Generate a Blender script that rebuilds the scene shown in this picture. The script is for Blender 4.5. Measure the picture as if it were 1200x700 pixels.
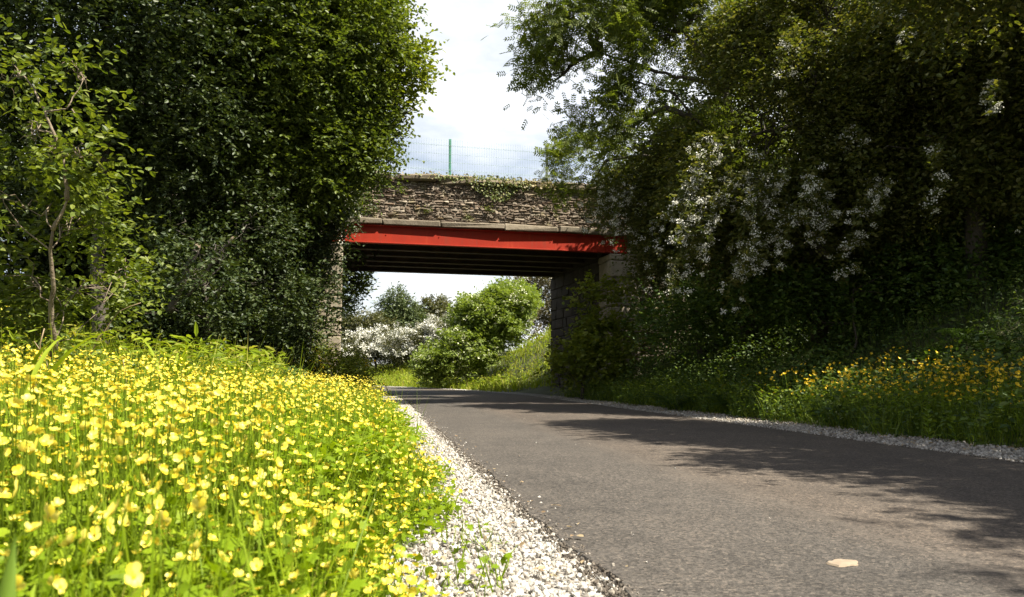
import bpy, math, random
import numpy as np
from mathutils import Vector, Matrix, noise

for o in list(bpy.data.objects):
    bpy.data.objects.remove(o)
S = bpy.context.scene
COL = S.collection
R = math.radians

# ------------------------------------------------------------------ camera
CAM_H, YAW, PITCH, FPX = 0.50, R(10.0), R(5.65), 900.0
cam_d = bpy.data.cameras.new('camera')
cam = bpy.data.objects.new('camera', cam_d)
COL.objects.link(cam)
cam_d.sensor_width = 36.0
cam_d.lens = 36.0 * FPX / 1200.0
cam_d.clip_start = 0.03
cam_d.clip_end = 6000.0
cam.location = (0, 0, CAM_H)
cam.rotation_euler = (R(90) + PITCH, 0, -YAW)
cam_d.dof.use_dof = True
cam_d.dof.focus_distance = 5.0
cam_d.dof.aperture_fstop = 8.0
S.camera = cam
CM = np.array(cam.rotation_euler.to_matrix())
CP = np.array([0, 0, CAM_H])


def P(px, py, D):
    """World point seen at photo pixel (px, py), D metres ahead of the lens."""
    c = np.array([(px - 600.0) / FPX * D, (350.0 - py) / FPX * D, -D])
    return CM @ c + CP


# ------------------------------------------------------------------ world, sun, exposure
SUN_DIR = np.array([0.48, -0.33, 0.815])
SUN_DIR /= np.linalg.norm(SUN_DIR)
SUN_EL = math.asin(SUN_DIR[2])
SUN_AZ = math.atan2(SUN_DIR[0], SUN_DIR[1])          # clockwise from +Y
W = bpy.data.worlds.new('World')
S.world = W
W.use_nodes = True
nt = W.node_tree
nt.nodes.clear()
N = nt.nodes.new
sky = N('ShaderNodeTexSky')
sky.sky_type = 'NISHITA'
sky.sun_disc = False
sky.sun_elevation = SUN_EL
sky.sun_rotation = SUN_AZ
sky.air_density = 1.0
sky.dust_density = 1.5
tc = N('ShaderNodeTexCoord')
mp = N('ShaderNodeMapping')
mp.inputs['Scale'].default_value = (1.0, 1.0, 2.6)
mp.inputs['Location'].default_value = (0.35, 0.2, 0.1)
nz = N('ShaderNodeTexNoise')
nz.inputs['Scale'].default_value = 2.3
nz.inputs['Detail'].default_value = 7.0
nz.inputs['Roughness'].default_value = 0.55
rp = N('ShaderNodeValToRGB')
rp.color_ramp.elements[0].position = 0.40
rp.color_ramp.elements[1].position = 0.60
rp.color_ramp.elements[0].color = (0.25, 0.25, 0.25, 1)
mx = N('ShaderNodeMix')
mx.data_type = 'RGBA'
CLOUD = 10.0
mx.inputs[7].default_value = (CLOUD * 0.97, CLOUD * 0.985, CLOUD, 1)
bg = N('ShaderNodeBackground')
bg.inputs['Strength'].default_value = 0.05
wo = N('ShaderNodeOutputWorld')
nt.links.new(tc.outputs['Generated'], mp.inputs['Vector'])
nt.links.new(mp.outputs[0], nz.inputs['Vector'])
nt.links.new(nz.outputs['Fac'], rp.inputs[0])
sz_ = N('ShaderNodeSeparateXYZ')
nt.links.new(tc.outputs['Generated'], sz_.inputs[0])
mr = N('ShaderNodeMapRange')
mr.inputs[1].default_value, mr.inputs[2].default_value = 0.30, 0.52
mr.inputs[3].default_value, mr.inputs[4].default_value = 1.0, 0.5
nt.links.new(sz_.outputs[2], mr.inputs[0])
mu = N('ShaderNodeMath'); mu.operation = 'MULTIPLY'
nt.links.new(rp.outputs[0], mu.inputs[0]); nt.links.new(mr.outputs[0], mu.inputs[1])
nt.links.new(mu.outputs[0], mx.inputs[0])
nt.links.new(sky.outputs[0], mx.inputs[6])
nt.links.new(mx.outputs[2], bg.inputs['Color'])
nt.links.new(bg.outputs[0], wo.inputs['Surface'])

sl = bpy.data.lights.new('sun', 'SUN')
sl.energy = 5.0
sl.angle = R(0.53)
sl.color = (1.0, 0.94, 0.80)
so = bpy.data.objects.new('sun', sl)
COL.objects.link(so)
so.rotation_euler = Vector(SUN_DIR).to_track_quat('Z', 'Y').to_euler()
so.location = (20, -8, 30)

S.view_settings.view_transform = 'Standard'
S.view_settings.look = 'None'
S.view_settings.exposure = 1.58
S.view_settings.gamma = 1.0
S.render.engine = 'CYCLES'
S.cycles.max_bounces = 7
S.cycles.diffuse_bounces = 4
S.cycles.glossy_bounces = 2
S.cycles.transmission_bounces = 4
S.cycles.use_denoising = True
S.cycles.sample_clamp_indirect = 6.0

rng = np.random.default_rng(7)
random.seed(7)


# ------------------------------------------------------------------ materials
def new_mat(name):
    m = bpy.data.materials.new(name)
    m.use_nodes = True
    t = m.node_tree
    t.nodes.clear()
    out = t.nodes.new('ShaderNodeOutputMaterial')
    b = t.nodes.new('ShaderNodeBsdfPrincipled')
    t.links.new(b.outputs[0], out.inputs[0])
    return m, t, b, out


def ramp(t, src, stops):
    r = t.nodes.new('ShaderNodeValToRGB')
    e = r.color_ramp.elements
    while len(e) < len(stops):
        e.new(0.5)
    for k, (p, c) in enumerate(stops):
        e[k].position = p
        e[k].color = (c[0], c[1], c[2], 1)
    t.links.new(src, r.inputs[0])
    return r.outputs[0]


def noise_tex(t, scale, detail=4, rough=0.55, vec=None, kind='Object'):
    n = t.nodes.new('ShaderNodeTexNoise')
    n.inputs['Scale'].default_value = scale
    n.inputs['Detail'].default_value = detail
    n.inputs['Roughness'].default_value = rough
    if vec is None:
        c = t.nodes.new('ShaderNodeTexCoord')
        vec = c.outputs[kind]
    t.links.new(vec, n.inputs['Vector'])
    return n.outputs['Fac']


def mixc(t, fac, a, b, mode='MIX'):
    m = t.nodes.new('ShaderNodeMix')
    m.data_type = 'RGBA'
    m.blend_type = mode
    for sock, v in ((m.inputs[0], fac), (m.inputs[6], a), (m.inputs[7], b)):
        if hasattr(v, 'is_output'):
            t.links.new(v, sock)
        elif isinstance(v, (int, float)):
            sock.default_value = v
        else:
            sock.default_value = (v[0], v[1], v[2], 1)
    return m.outputs[2]


def bump(t, b, h, strength=0.5, dist=0.02):
    n = t.nodes.new('ShaderNodeBump')
    n.inputs['Strength'].default_value = strength
    n.inputs['Distance'].default_value = dist
    t.links.new(h, n.inputs['Height'])
    t.links.new(n.outputs[0], b.inputs['Normal'])


def leaf_mat(name, stops, trans=0.35, rough=0.5, spec=0.35, tint=(1.25, 1.25, 0.45)):
    m, t, b, out = new_mat(name)
    g = t.nodes.new('ShaderNodeNewGeometry')
    k = len(stops)
    c = ramp(t, g.outputs['Random Per Island'], [(i / max(1, k - 1), s) for i, s in enumerate(stops)])
    t.links.new(c, b.inputs['Base Color'])
    b.inputs['Roughness'].default_value = rough
    b.inputs['Specular IOR Level'].default_value = spec
    tr = t.nodes.new('ShaderNodeBsdfTranslucent')
    t.links.new(mixc(t, 1.0, c, tint, 'MULTIPLY'), tr.inputs['Color'])
    ms = t.nodes.new('ShaderNodeMixShader')
    ms.inputs[0].default_value = trans
    t.links.new(b.outputs[0], ms.inputs[1])
    t.links.new(tr.outputs[0], ms.inputs[2])
    t.links.new(ms.outputs[0], out.inputs[0])
    return m


def bark_mat(name, a, b_, scale=9):
    m, t, b, out = new_mat(name)
    f = noise_tex(t, scale, 6)
    t.links.new(ramp(t, f, [(0.3, a), (0.7, b_)]), b.inputs['Base Color'])
    b.inputs['Roughness'].default_value = 0.9
    bump(t, b, noise_tex(t, scale * 4, 4), 0.6, 0.02)
    return m


def stone_mat(name, stops, lichen=(0.42, 0.40, 0.33), lamt=0.25, rough=0.9, bs=0.5):
    m, t, b, out = new_mat(name)
    g = t.nodes.new('ShaderNodeNewGeometry')
    k = len(stops)
    c = ramp(t, g.outputs['Random Per Island'], [(i / max(1, k - 1), s) for i, s in enumerate(stops)])
    f = noise_tex(t, 6, 6)
    c = mixc(t, ramp(t, f, [(0.35, (0.3,) * 3), (0.7, (1,) * 3)]), mixc(t, 1.0, c, (0.5, 0.47, 0.42), 'MULTIPLY'), c)
    f2 = noise_tex(t, 2.6, 7, 0.65)
    c = mixc(t, ramp(t, f2, [(0.55, (0,) * 3), (0.72, (lamt,) * 3)]), c, lichen)
    t.links.new(c, b.inputs['Base Color'])
    b.inputs['Roughness'].default_value = rough
    b.inputs['Specular IOR Level'].default_value = 0.2
    bump(t, b, noise_tex(t, 28, 6), bs, 0.02)
    return m


def plain_mat(name, a, b_, scale=8, rough=0.6, metal=0.0, bs=0.2):
    m, t, b, out = new_mat(name)
    t.links.new(ramp(t, noise_tex(t, scale, 5), [(0.3, a), (0.7, b_)]), b.inputs['Base Color'])
    b.inputs['Roughness'].default_value = rough
    b.inputs['Metallic'].default_value = metal
    bump(t, b, noise_tex(t, scale * 5, 3), bs, 0.005)
    return m


MT = {}
MT['leaf_tree'] = leaf_mat('leaf_tree', [(0.045, 0.07, 0.012), (0.09, 0.125, 0.018), (0.14, 0.17, 0.028)], 0.38)
MT['leaf_shaded'] = leaf_mat('leaf_shaded', [(0.018, 0.032, 0.01), (0.04, 0.06, 0.016), (0.06, 0.075, 0.02)], 0.22)  # shade inside the tree masses is put into this darker leaf colour
MT['leaf_fresh_lit'] = leaf_mat('leaf_fresh_lit', [(0.09, 0.125, 0.014), (0.16, 0.195, 0.02), (0.23, 0.25, 0.035)], 0.45)  # fresh leaf colour, raised to carry the sunlight on the left crown rim
MT['leaf_shrub'] = leaf_mat('leaf_shrub', [(0.06, 0.09, 0.012), (0.11, 0.145, 0.018), (0.17, 0.195, 0.03)], 0.4)
MT['leaf_ash'] = leaf_mat('leaf_ash', [(0.07, 0.10, 0.016), (0.11, 0.145, 0.022), (0.16, 0.18, 0.035)], 0.5)
MT['leaf_haw'] = leaf_mat('leaf_haw', [(0.045, 0.06, 0.012), (0.095, 0.11, 0.02), (0.15, 0.14, 0.04)], 0.36)
MT['leaf_elder'] = leaf_mat('leaf_elder', [(0.11, 0.16, 0.025), (0.17, 0.23, 0.04), (0.26, 0.31, 0.08)], 0.42)
MT['leaf_olive'] = leaf_mat('leaf_olive', [(0.05, 0.06, 0.022), (0.09, 0.095, 0.035), (0.14, 0.125, 0.055)], 0.25)
MT['leaf_pine'] = leaf_mat('leaf_pine', [(0.06, 0.09, 0.035), (0.09, 0.12, 0.045), (0.13, 0.15, 0.06)], 0.2)
MT['leaf_brown'] = leaf_mat('leaf_brown', [(0.06, 0.055, 0.028), (0.11, 0.085, 0.045), (0.10, 0.10, 0.04)], 0.2)
MT['under'] = leaf_mat('under', [(0.025, 0.05, 0.010), (0.05, 0.095, 0.015), (0.09, 0.14, 0.02), (0.12, 0.155, 0.03)], 0.35)
MT['edge'] = leaf_mat('edge', [(0.08, 0.13, 0.012), (0.14, 0.20, 0.016), (0.20, 0.25, 0.025)], 0.4, 0.55, 0.2)
MT['verge_leaf'] = leaf_mat('verge_leaf', [(0.11, 0.17, 0.006), (0.17, 0.25, 0.008), (0.23, 0.30, 0.012)], 0.42, 0.55, 0.18)
MT['grass'] = leaf_mat('grass', [(0.12, 0.17, 0.008), (0.18, 0.24, 0.012), (0.24, 0.29, 0.02), (0.30, 0.27, 0.06)], 0.42, 0.55, 0.18)
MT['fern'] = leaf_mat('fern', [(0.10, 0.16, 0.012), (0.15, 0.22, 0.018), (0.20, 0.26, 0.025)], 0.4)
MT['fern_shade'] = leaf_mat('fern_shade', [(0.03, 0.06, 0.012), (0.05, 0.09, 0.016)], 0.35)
MT['ivy'] = leaf_mat('ivy', [(0.05, 0.075, 0.015), (0.11, 0.14, 0.025), (0.20, 0.19, 0.05)], 0.25)
MT['ivy_dry'] = leaf_mat('ivy_dry', [(0.12, 0.10, 0.03), (0.24, 0.18, 0.06), (0.17, 0.15, 0.04)], 0.2)
MT['dry'] = leaf_mat('dry', [(0.14, 0.09, 0.05), (0.27, 0.19, 0.11), (0.36, 0.28, 0.17)], 0.15)
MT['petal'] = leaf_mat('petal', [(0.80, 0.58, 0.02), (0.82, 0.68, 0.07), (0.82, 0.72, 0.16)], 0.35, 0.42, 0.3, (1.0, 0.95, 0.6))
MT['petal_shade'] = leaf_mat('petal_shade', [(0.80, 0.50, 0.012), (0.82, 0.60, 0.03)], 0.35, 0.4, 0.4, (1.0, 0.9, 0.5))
MT['stamen'] = leaf_mat('stamen', [(0.55, 0.33, 0.01), (0.65, 0.45, 0.02)], 0.1)
MT['stem'] = leaf_mat('stem', [(0.12, 0.18, 0.01), (0.18, 0.25, 0.018)], 0.35, 0.6, 0.15)
MT['haw_blossom'] = leaf_mat('haw_blossom', [(0.60, 0.58, 0.48), (0.74, 0.73, 0.66), (0.80, 0.79, 0.74)], 0.3, 0.6, 0.2, (0.95, 0.95, 0.9))
MT['elder_flower'] = leaf_mat('elder_flower', [(0.5, 0.52, 0.32), (0.66, 0.66, 0.46)], 0.25, 0.6, 0.2, (0.95, 0.95, 0.8))
MT['bark'] = bark_mat('bark', (0.035, 0.027, 0.02), (0.085, 0.07, 0.055))
MT['bark_pale'] = bark_mat('bark_pale', (0.16, 0.13, 0.10), (0.34, 0.29, 0.23), 14)
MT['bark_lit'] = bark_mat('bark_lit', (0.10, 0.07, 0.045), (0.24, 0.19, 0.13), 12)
MT['rubble'] = stone_mat('rubble', [(0.11, 0.085, 0.065), (0.165, 0.125, 0.095), (0.21, 0.165, 0.125), (0.125, 0.10, 0.08), (0.34, 0.29, 0.23), (0.15, 0.10, 0.068), (0.10, 0.08, 0.065), (0.19, 0.15, 0.115)], (0.26, 0.24, 0.10), 0.55)
MT['mortar'] = stone_mat('mortar', [(0.13, 0.11, 0.09)], (0.2, 0.19, 0.10), 0.3)
MT['ashlar'] = stone_mat('ashlar', [(0.30, 0.255, 0.19), (0.36, 0.31, 0.235), (0.26, 0.22, 0.17), (0.38, 0.33, 0.26)], (0.2, 0.2, 0.12), 0.35)
MT['ledge'] = stone_mat('ledge', [(0.18, 0.15, 0.115), (0.22, 0.185, 0.14), (0.15, 0.13, 0.10)], (0.10, 0.095, 0.07), 0.85)
MT['coping'] = stone_mat('coping', [(0.17, 0.14, 0.105), (0.21, 0.175, 0.13), (0.14, 0.12, 0.09)], (0.20, 0.18, 0.06), 0.8)
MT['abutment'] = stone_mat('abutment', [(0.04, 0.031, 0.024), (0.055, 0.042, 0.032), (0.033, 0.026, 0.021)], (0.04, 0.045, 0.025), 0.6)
MT['cut_wood'] = plain_mat('cut_wood', (0.16, 0.12, 0.08), (0.24, 0.18, 0.12), 20, 0.8)
MT['green_post'] = plain_mat('green_post', (0.04, 0.17, 0.10), (0.06, 0.22, 0.14), 4, 0.4)
MT['dark_post'] = plain_mat('dark_post', (0.05, 0.055, 0.05), (0.08, 0.085, 0.075), 4, 0.5)
MT['wire'] = plain_mat('wire', (0.30, 0.40, 0.36), (0.38, 0.48, 0.43), 4, 0.5)
MT['steel_under'] = plain_mat('steel_under', (0.05, 0.032, 0.022), (0.11, 0.07, 0.045), 3, 0.75)
MT['patch'] = plain_mat('patch', (0.19, 0.145, 0.10), (0.27, 0.21, 0.15), 30, 0.95)


def red_paint():
    m, t, b, out = new_mat('red_paint')
    f = noise_tex(t, 1.5, 6)
    c = ramp(t, f, [(0.3, (0.235, 0.013, 0.004)), (0.7, (0.30, 0.022, 0.006))])
    f2 = noise_tex(t, 9, 7, 0.7)
    c = mixc(t, ramp(t, f2, [(0.60, (0,) * 3), (0.72, (0.6,) * 3)]), c, (0.18, 0.04, 0.02))
    tcn = t.nodes.new('ShaderNodeTexCoord')
    mpn = t.nodes.new('ShaderNodeMapping')
    mpn.inputs['Scale'].default_value = (7.0, 7.0, 0.8)
    t.links.new(tcn.outputs['Object'], mpn.inputs['Vector'])
    f3 = noise_tex(t, 1.6, 6, 0.65, mpn.outputs[0])
    c = mixc(t, ramp(t, f3, [(0.52, (0,) * 3), (0.70, (0.55,) * 3)]), c, (0.17, 0.035, 0.018))
    c = mixc(t, ramp(t, f3, [(0.30, (0.35,) * 3), (0.42, (0,) * 3)]), c, (0.36, 0.06, 0.022))
    t.links.new(c, b.inputs['Base Color'])
    b.inputs['Specular IOR Level'].default_value = 0.2
    b.inputs['Roughness'].default_value = 0.6
    bump(t, b, noise_tex(t, 12, 4), 0.12, 0.01)
    return m


MT['red'] = red_paint()


def asphalt_mat():
    m, t, b, out = new_mat('asphalt')
    tcn = t.nodes.new('ShaderNodeTexCoord')
    v = tcn.outputs['Object']
    sep = t.nodes.new('ShaderNodeSeparateXYZ')
    t.links.new(v, sep.inputs[0])
    # two laid strips, the right one slightly browner
    w = noise_tex(t, 1.3, 3, 0.5, v)
    add = t.nodes.new('ShaderNodeMath'); add.operation = 'MULTIPLY_ADD'
    t.links.new(w, add.inputs[0]); add.inputs[1].default_value = 0.25
    t.links.new(sep.outputs[0], add.inputs[2])
    side = t.nodes.new('ShaderNodeMapRange')
    side.inputs[1].default_value = 1.45; side.inputs[2].default_value = 1.75
    t.links.new(add.outputs[0], side.inputs[0])
    base = mixc(t, side.outputs[0], (0.066, 0.059, 0.053), (0.077, 0.064, 0.054))
    f = noise_tex(t, 0.9, 6, 0.6, v)
    base = mixc(t, 1.0, base, ramp(t, f, [(0.3, (0.82,) * 3), (0.7, (1.12, 1.1, 1.07))]), 'MULTIPLY')
    f = noise_tex(t, 2.2, 7, 0.7, v)
    base = mixc(t, 1.0, base, ramp(t, f, [(0.35, (0.88,) * 3), (0.5, (1.0,) * 3), (0.68, (1.1, 1.09, 1.08))]), 'MULTIPLY')
    f = noise_tex(t, 9, 5, 0.65, v)
    base = mixc(t, 1.0, base, ramp(t, f, [(0.3, (0.86,) * 3), (0.72, (1.12,) * 3)]), 'MULTIPLY')
    for sc_, st in ((120, [(0.0, (.45,) * 3), (0.35, (.85,) * 3), (0.75, (1.1,) * 3), (0.92, (1.35, 1.3, 1.25)), (1.0, (1.8, 1.75, 1.65))]),
                    (330, [(0.0, (.55,) * 3), (0.5, (1.0,) * 3), (1.0, (1.5, 1.45, 1.4))])):
        va = t.nodes.new('ShaderNodeTexVoronoi')
        va.inputs['Scale'].default_value = sc_
        t.links.new(v, va.inputs['Vector'])
        ha = t.nodes.new('ShaderNodeSeparateColor')
        t.links.new(va.outputs['Color'], ha.inputs[0])
        base = mixc(t, 1.0, base, ramp(t, ha.outputs[0], st), 'MULTIPLY')
    vo = t.nodes.new('ShaderNodeTexVoronoi')
    vo.inputs['Scale'].default_value = 60
    t.links.new(v, vo.inputs['Vector'])
    sp = ramp(t, vo.outputs['Distance'], [(0.0, (1,) * 3), (0.16, (0,) * 3)])
    hs = t.nodes.new('ShaderNodeSeparateColor')
    t.links.new(vo.outputs['Color'], hs.inputs[0])
    pick = ramp(t, hs.outputs[0], [(0.90, (0,) * 3), (0.93, (1,) * 3)])
    base = mixc(t, mixc(t, 1.0, sp, pick, 'MULTIPLY'), base, (0.20, 0.18, 0.155))
    # seam
    d = t.nodes.new('ShaderNodeMath'); d.operation = 'SUBTRACT'
    t.links.new(add.outputs[0], d.inputs[0]); d.inputs[1].default_value = 1.62
    ab = t.nodes.new('ShaderNodeMath'); ab.operation = 'ABSOLUTE'
    t.links.new(d.outputs[0], ab.inputs[0])
    seam = ramp(t, ab.outputs[0], [(0.0, (0.4,) * 3), (0.035, (0,) * 3)])
    base = mixc(t, seam, base, (0.085, 0.072, 0.06))
    t.links.new(base, b.inputs['Base Color'])
    b.inputs['Roughness'].default_value = 0.85
    b.inputs['Specular IOR Level'].default_value = 0.25
    bump(t, b, noise_tex(t, 240, 2, 0.6, v), 0.15, 0.003)
    return m


def ground_mat():
    m, t, b, out = new_mat('ground')
    f = noise_tex(t, 0.9, 6)
    c = ramp(t, f, [(0.3, (0.035, 0.04, 0.015)), (0.55, (0.06, 0.07, 0.02)), (0.75, (0.09, 0.08, 0.035))])
    c = mixc(t, 1.0, c, ramp(t, noise_tex(t, 14, 5), [(0.3, (0.6,) * 3), (0.7, (1.25,) * 3)]), 'MULTIPLY')
    t.links.new(c, b.inputs['Base Color'])
    b.inputs['Roughness'].default_value = 0.95
    bump(t, b, noise_tex(t, 20, 5), 0.8, 0.05)
    return m


def gravel_mat(name, stops):
    m, t, b, out = new_mat(name)
    tcn = t.nodes.new('ShaderNodeTexCoord')
    vo = t.nodes.new('ShaderNodeTexVoronoi')
    vo.inputs['Scale'].default_value = 70
    t.links.new(tcn.outputs['Object'], vo.inputs['Vector'])
    hs = t.nodes.new('ShaderNodeSeparateColor')
    t.links.new(vo.outputs['Color'], hs.inputs[0])
    k = len(stops)
    c = ramp(t, hs.outputs[0], [(i / (k - 1), s) for i, s in enumerate(stops)])
    c = mixc(t, 1.0, c, ramp(t, vo.outputs['Distance'], [(0.2, (1,) * 3), (0.75, (0.45,) * 3)]), 'MULTIPLY')
    t.links.new(c, b.inputs['Base Color'])
    b.inputs['Roughness'].default_value = 0.9
    bump(t, b, vo.outputs['Distance'], 0.8, -0.01)
    return m


MT['asphalt'] = asphalt_mat()
MT['ground'] = ground_mat()
PALE = [(0.15, 0.125, 0.10), (0.38, 0.355, 0.315), (0.46, 0.435, 0.40), (0.53, 0.505, 0.465), (0.26, 0.23, 0.195), (0.42, 0.395, 0.36), (0.33, 0.295, 0.25), (0.22, 0.19, 0.155)]
GREYG = [(0.14, 0.125, 0.11), (0.26, 0.24, 0.215), (0.36, 0.335, 0.30), (0.20, 0.17, 0.14), (0.40, 0.37, 0.335)]
MT['gravel_pale'] = gravel_mat('gravel_pale', PALE)
MT['gravel_grey'] = gravel_mat('gravel_grey', GREYG)
MT['stone_pale'] = leaf_mat('stone_pale', PALE, 0.0, 0.85, 0.2)
MT['stone_grey'] = leaf_mat('stone_grey', GREYG, 0.0, 0.85, 0.2)
MT['stone_tar'] = leaf_mat('stone_tar', [(0.05, 0.042, 0.035), (0.12, 0.10, 0.08), (0.07, 0.058, 0.047), (0.3, 0.26, 0.22)], 0.0, 0.9, 0.2)


# ------------------------------------------------------------------ mesh helpers
def mk(name, geo, mat, parent=None, org=None, smooth=False, kind=None, data=None):
    """Link one mesh object. geo: list of (V, [F, ...]); V in world coordinates minus org."""
    if data is None:
        me = bpy.data.meshes.new(name)
        Vs, Fs, off = [], [], 0
        for V, FL in geo:
            V = np.asarray(V, dtype=np.float32).reshape(-1, 3)
            Vs.append(V)
            for F in FL:
                F = np.asarray(F, dtype=np.int64)
                if len(F):
                    Fs.append(F + off)
            off += len(V)
        V = np.concatenate(Vs)
        if org is not None:
            V = V - np.asarray(org, dtype=np.float32)
        me.vertices.add(len(V))
        me.vertices.foreach_set('co', V.astype(np.float32).ravel())
        tot = np.concatenate([np.full(len(F), F.shape[1], dtype=np.int32) for F in Fs])
        li = np.concatenate([F.ravel() for F in Fs]).astype(np.int32)
        st = np.concatenate([[0], np.cumsum(tot)[:-1]]).astype(np.int32)
        me.loops.add(len(li))
        me.loops.foreach_set('vertex_index', li)
        me.polygons.add(len(tot))
        me.polygons.foreach_set('loop_start', st)
        me.polygons.foreach_set('loop_total', tot)
        me.polygons.foreach_set('use_smooth', np.full(len(tot), bool(smooth)))
        me.update(calc_edges=True)
        me.validate()
        me.materials.append(MT[mat])
    else:
        me = data
    o = bpy.data.objects.new(name, me)
    COL.objects.link(o)
    if parent is not None:
        o.parent = parent
    elif org is not None:
        o.location = tuple(float(x) for x in org)
    if kind:
        o['kind'] = kind
    return o


def tag(o, label, cat, group=None):
    o['label'] = label
    o['category'] = cat
    if group:
        o['group'] = group
    return o


def thing(name, label, cat, loc, group=None, rz=0.0):
    o = bpy.data.objects.new(name, None)
    o.empty_display_size = 0.1
    COL.objects.link(o)
    o.location = tuple(float(x) for x in loc)
    o.rotation_euler = (0, 0, rz)
    return tag(o, label, cat, group)


def nrm(v):
    return v / np.maximum(np.linalg.norm(v, axis=-1, keepdims=True), 1e-9)


def frames(d, n):
    y = nrm(d)
    x = nrm(np.cross(y, n))
    z = np.cross(x, y)
    return np.stack([x, y, z], axis=-1)


def scatter(tv, tfs, M, pos, sc):
    tv = np.asarray(tv, dtype=np.float64)
    sc = np.asarray(sc)
    if sc.ndim == 1:
        sc = np.repeat(sc[:, None], 3, 1)
    V = np.einsum('nij,nkj->nki', M, tv[None] * sc[:, None, :]) + pos[:, None, :]
    K = len(tv)
    off = (np.arange(len(pos)) * K)[:, None, None]
    return V.reshape(-1, 3), [(np.asarray(tf)[None] + off).reshape(-1, np.asarray(tf).shape[1]) for tf in tfs]


def tube(pts, rad, sides=6, cap=True):
    pts = np.asarray(pts, dtype=float)
    n = len(pts)
    rad = np.broadcast_to(np.asarray(rad, dtype=float), (n,)) if np.ndim(rad) == 0 else np.asarray(rad, dtype=float)
    tan = nrm(np.gradient(pts, axis=0))
    ref = np.array([0.31, 0.17, 0.93])
    if abs(np.dot(nrm(pts[-1] - pts[0]), ref)) > 0.9:
        ref = np.array([0.9, -0.3, 0.1])
    x = nrm(np.cross(tan, ref))
    y = np.cross(tan, x)
    a = np.linspace(0, 2 * math.pi, sides, endpoint=False)
    V = pts[:, None] + rad[:, None, None] * (np.cos(a)[None, :, None] * x[:, None] + np.sin(a)[None, :, None] * y[:, None])
    F = []
    for i in range(n - 1):
        for j in range(sides):
            k = (j + 1) % sides
            F.append((i * sides + j, i * sides + k, (i + 1) * sides + k, (i + 1) * sides + j))
    FL = [np.array(F)]
    if cap:
        FL.append(np.array([list(range(sides))[::-1], [(n - 1) * sides + j for j in range(sides)]]))
    return V.reshape(-1, 3), FL


def curve(p0, p1, sag=0.0, wob=0.06, n=6):
    p0, p1 = np.asarray(p0, float), np.asarray(p1, float)
    t = np.linspace(0, 1, n)[:, None]
    L = np.linalg.norm(p1 - p0)
    q = p0 + (p1 - p0) * t
    q[:, 2:] += sag * 4 * t * (1 - t)
    w = rng.normal(size=(n, 3)) * wob * L
    w[0] = 0
    w[-1] = 0
    return q + w


def box(x0, x1, y0, y1, z0, z1, bev=0.0, jit=0.0):
    """Box with chamfered edges (two-ring) and optional jitter."""
    if bev <= 0:
        V = np.array([(x, y, z) for z in (z0, z1) for y in (y0, y1) for x in (x0, x1)], float)
        if jit:
            V += rng.normal(size=V.shape) * jit
        F = np.array([(0, 2, 3, 1), (4, 5, 7, 6), (0, 1, 5, 4), (2, 6, 7, 3), (0, 4, 6, 2), (1, 3, 7, 5)])
        return V, [F]
    b = bev
    V, ids = [], {}
    for i, (x, sx) in enumerate(((x0, 1), (x1, -1))):
        for j, (y, sy) in enumerate(((y0, 1), (y1, -1))):
            for k, (z, sz) in enumerate(((z0, 1), (z1, -1))):
                e = rng.normal(size=3) * jit
                ids[i, j, k] = len(V)
                V.append((x + e[0], y + sy * b + e[1], z + sz * b + e[2]))
                V.append((x + sx * b + e[0], y + e[1], z + sz * b + e[2]))
                V.append((x + sx * b + e[0], y + sy * b + e[1], z + e[2]))
    q, tr = [], []
    A = lambda i, j, k, a: ids[i, j, k] + a
    q += [(A(0, 0, 0, 0), A(0, 0, 1, 0), A(0, 1, 1, 0), A(0, 1, 0, 0)), (A(1, 0, 0, 0), A(1, 1, 0, 0), A(1, 1, 1, 0), A(1, 0, 1, 0))]
    q += [(A(0, 0, 0, 1), A(1, 0, 0, 1), A(1, 0, 1, 1), A(0, 0, 1, 1)), (A(0, 1, 0, 1), A(0, 1, 1, 1), A(1, 1, 1, 1), A(1, 1, 0, 1))]
    q += [(A(0, 0, 0, 2), A(0, 1, 0, 2), A(1, 1, 0, 2), A(1, 0, 0, 2)), (A(0, 0, 1, 2), A(1, 0, 1, 2), A(1, 1, 1, 2), A(0, 1, 1, 2))]
    for j in (0, 1):
        for k in (0, 1):
            q.append((A(0, j, k, 1), A(1, j, k, 1), A(1, j, k, 2), A(0, j, k, 2)))
    for i in (0, 1):
        for k in (0, 1):
            q.append((A(i, 0, k, 0), A(i, 1, k, 0), A(i, 1, k, 2), A(i, 0, k, 2)))
        for j in (0, 1):
            q.append((A(i, j, 0, 0), A(i, j, 1, 0), A(i, j, 1, 1), A(i, j, 0, 1)))
    for i in (0, 1):
        for j in (0, 1):
            for k in (0, 1):
                tr.append((A(i, j, k, 0), A(i, j, k, 1), A(i, j, k, 2)))
    return np.array(V), [np.array(q), np.array(tr)]


# leaf templates (length 1 along +Y, normal +Z)
OVAL = (np.array([(0, 0, 0), (.27, .3, .06), (.24, .68, .05), (0, 1, -.06), (-.24, .68, .05), (-.27, .3, .06)]),
        [np.array([(0, 1, 2, 3), (0, 3, 4, 5)])])
LANCE = (np.array([(0, 0, 0), (.13, .3, .03), (.10, .68, .0), (0, 1, -.12), (-.10, .68, .0), (-.13, .3, .03)]),
         [np.array([(0, 1, 2, 3), (0, 3, 4, 5)])])
_bl = np.array([(0, 0, 0), (.30, .25, .04), (.52, .55, .0), (.28, .55, .03), (.26, .95, -.05), (0, .75, .02), (-.26, .95, -.05), (-.28, .55, .03), (-.52, .55, 0), (-.30, .25, .04)])
LOBED = (_bl, [np.array([(0, 1, 3, 5), (0, 5, 7, 9)]), np.array([(1, 2, 3), (3, 4, 5), (5, 6, 7), (7, 8, 9)])])
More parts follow.
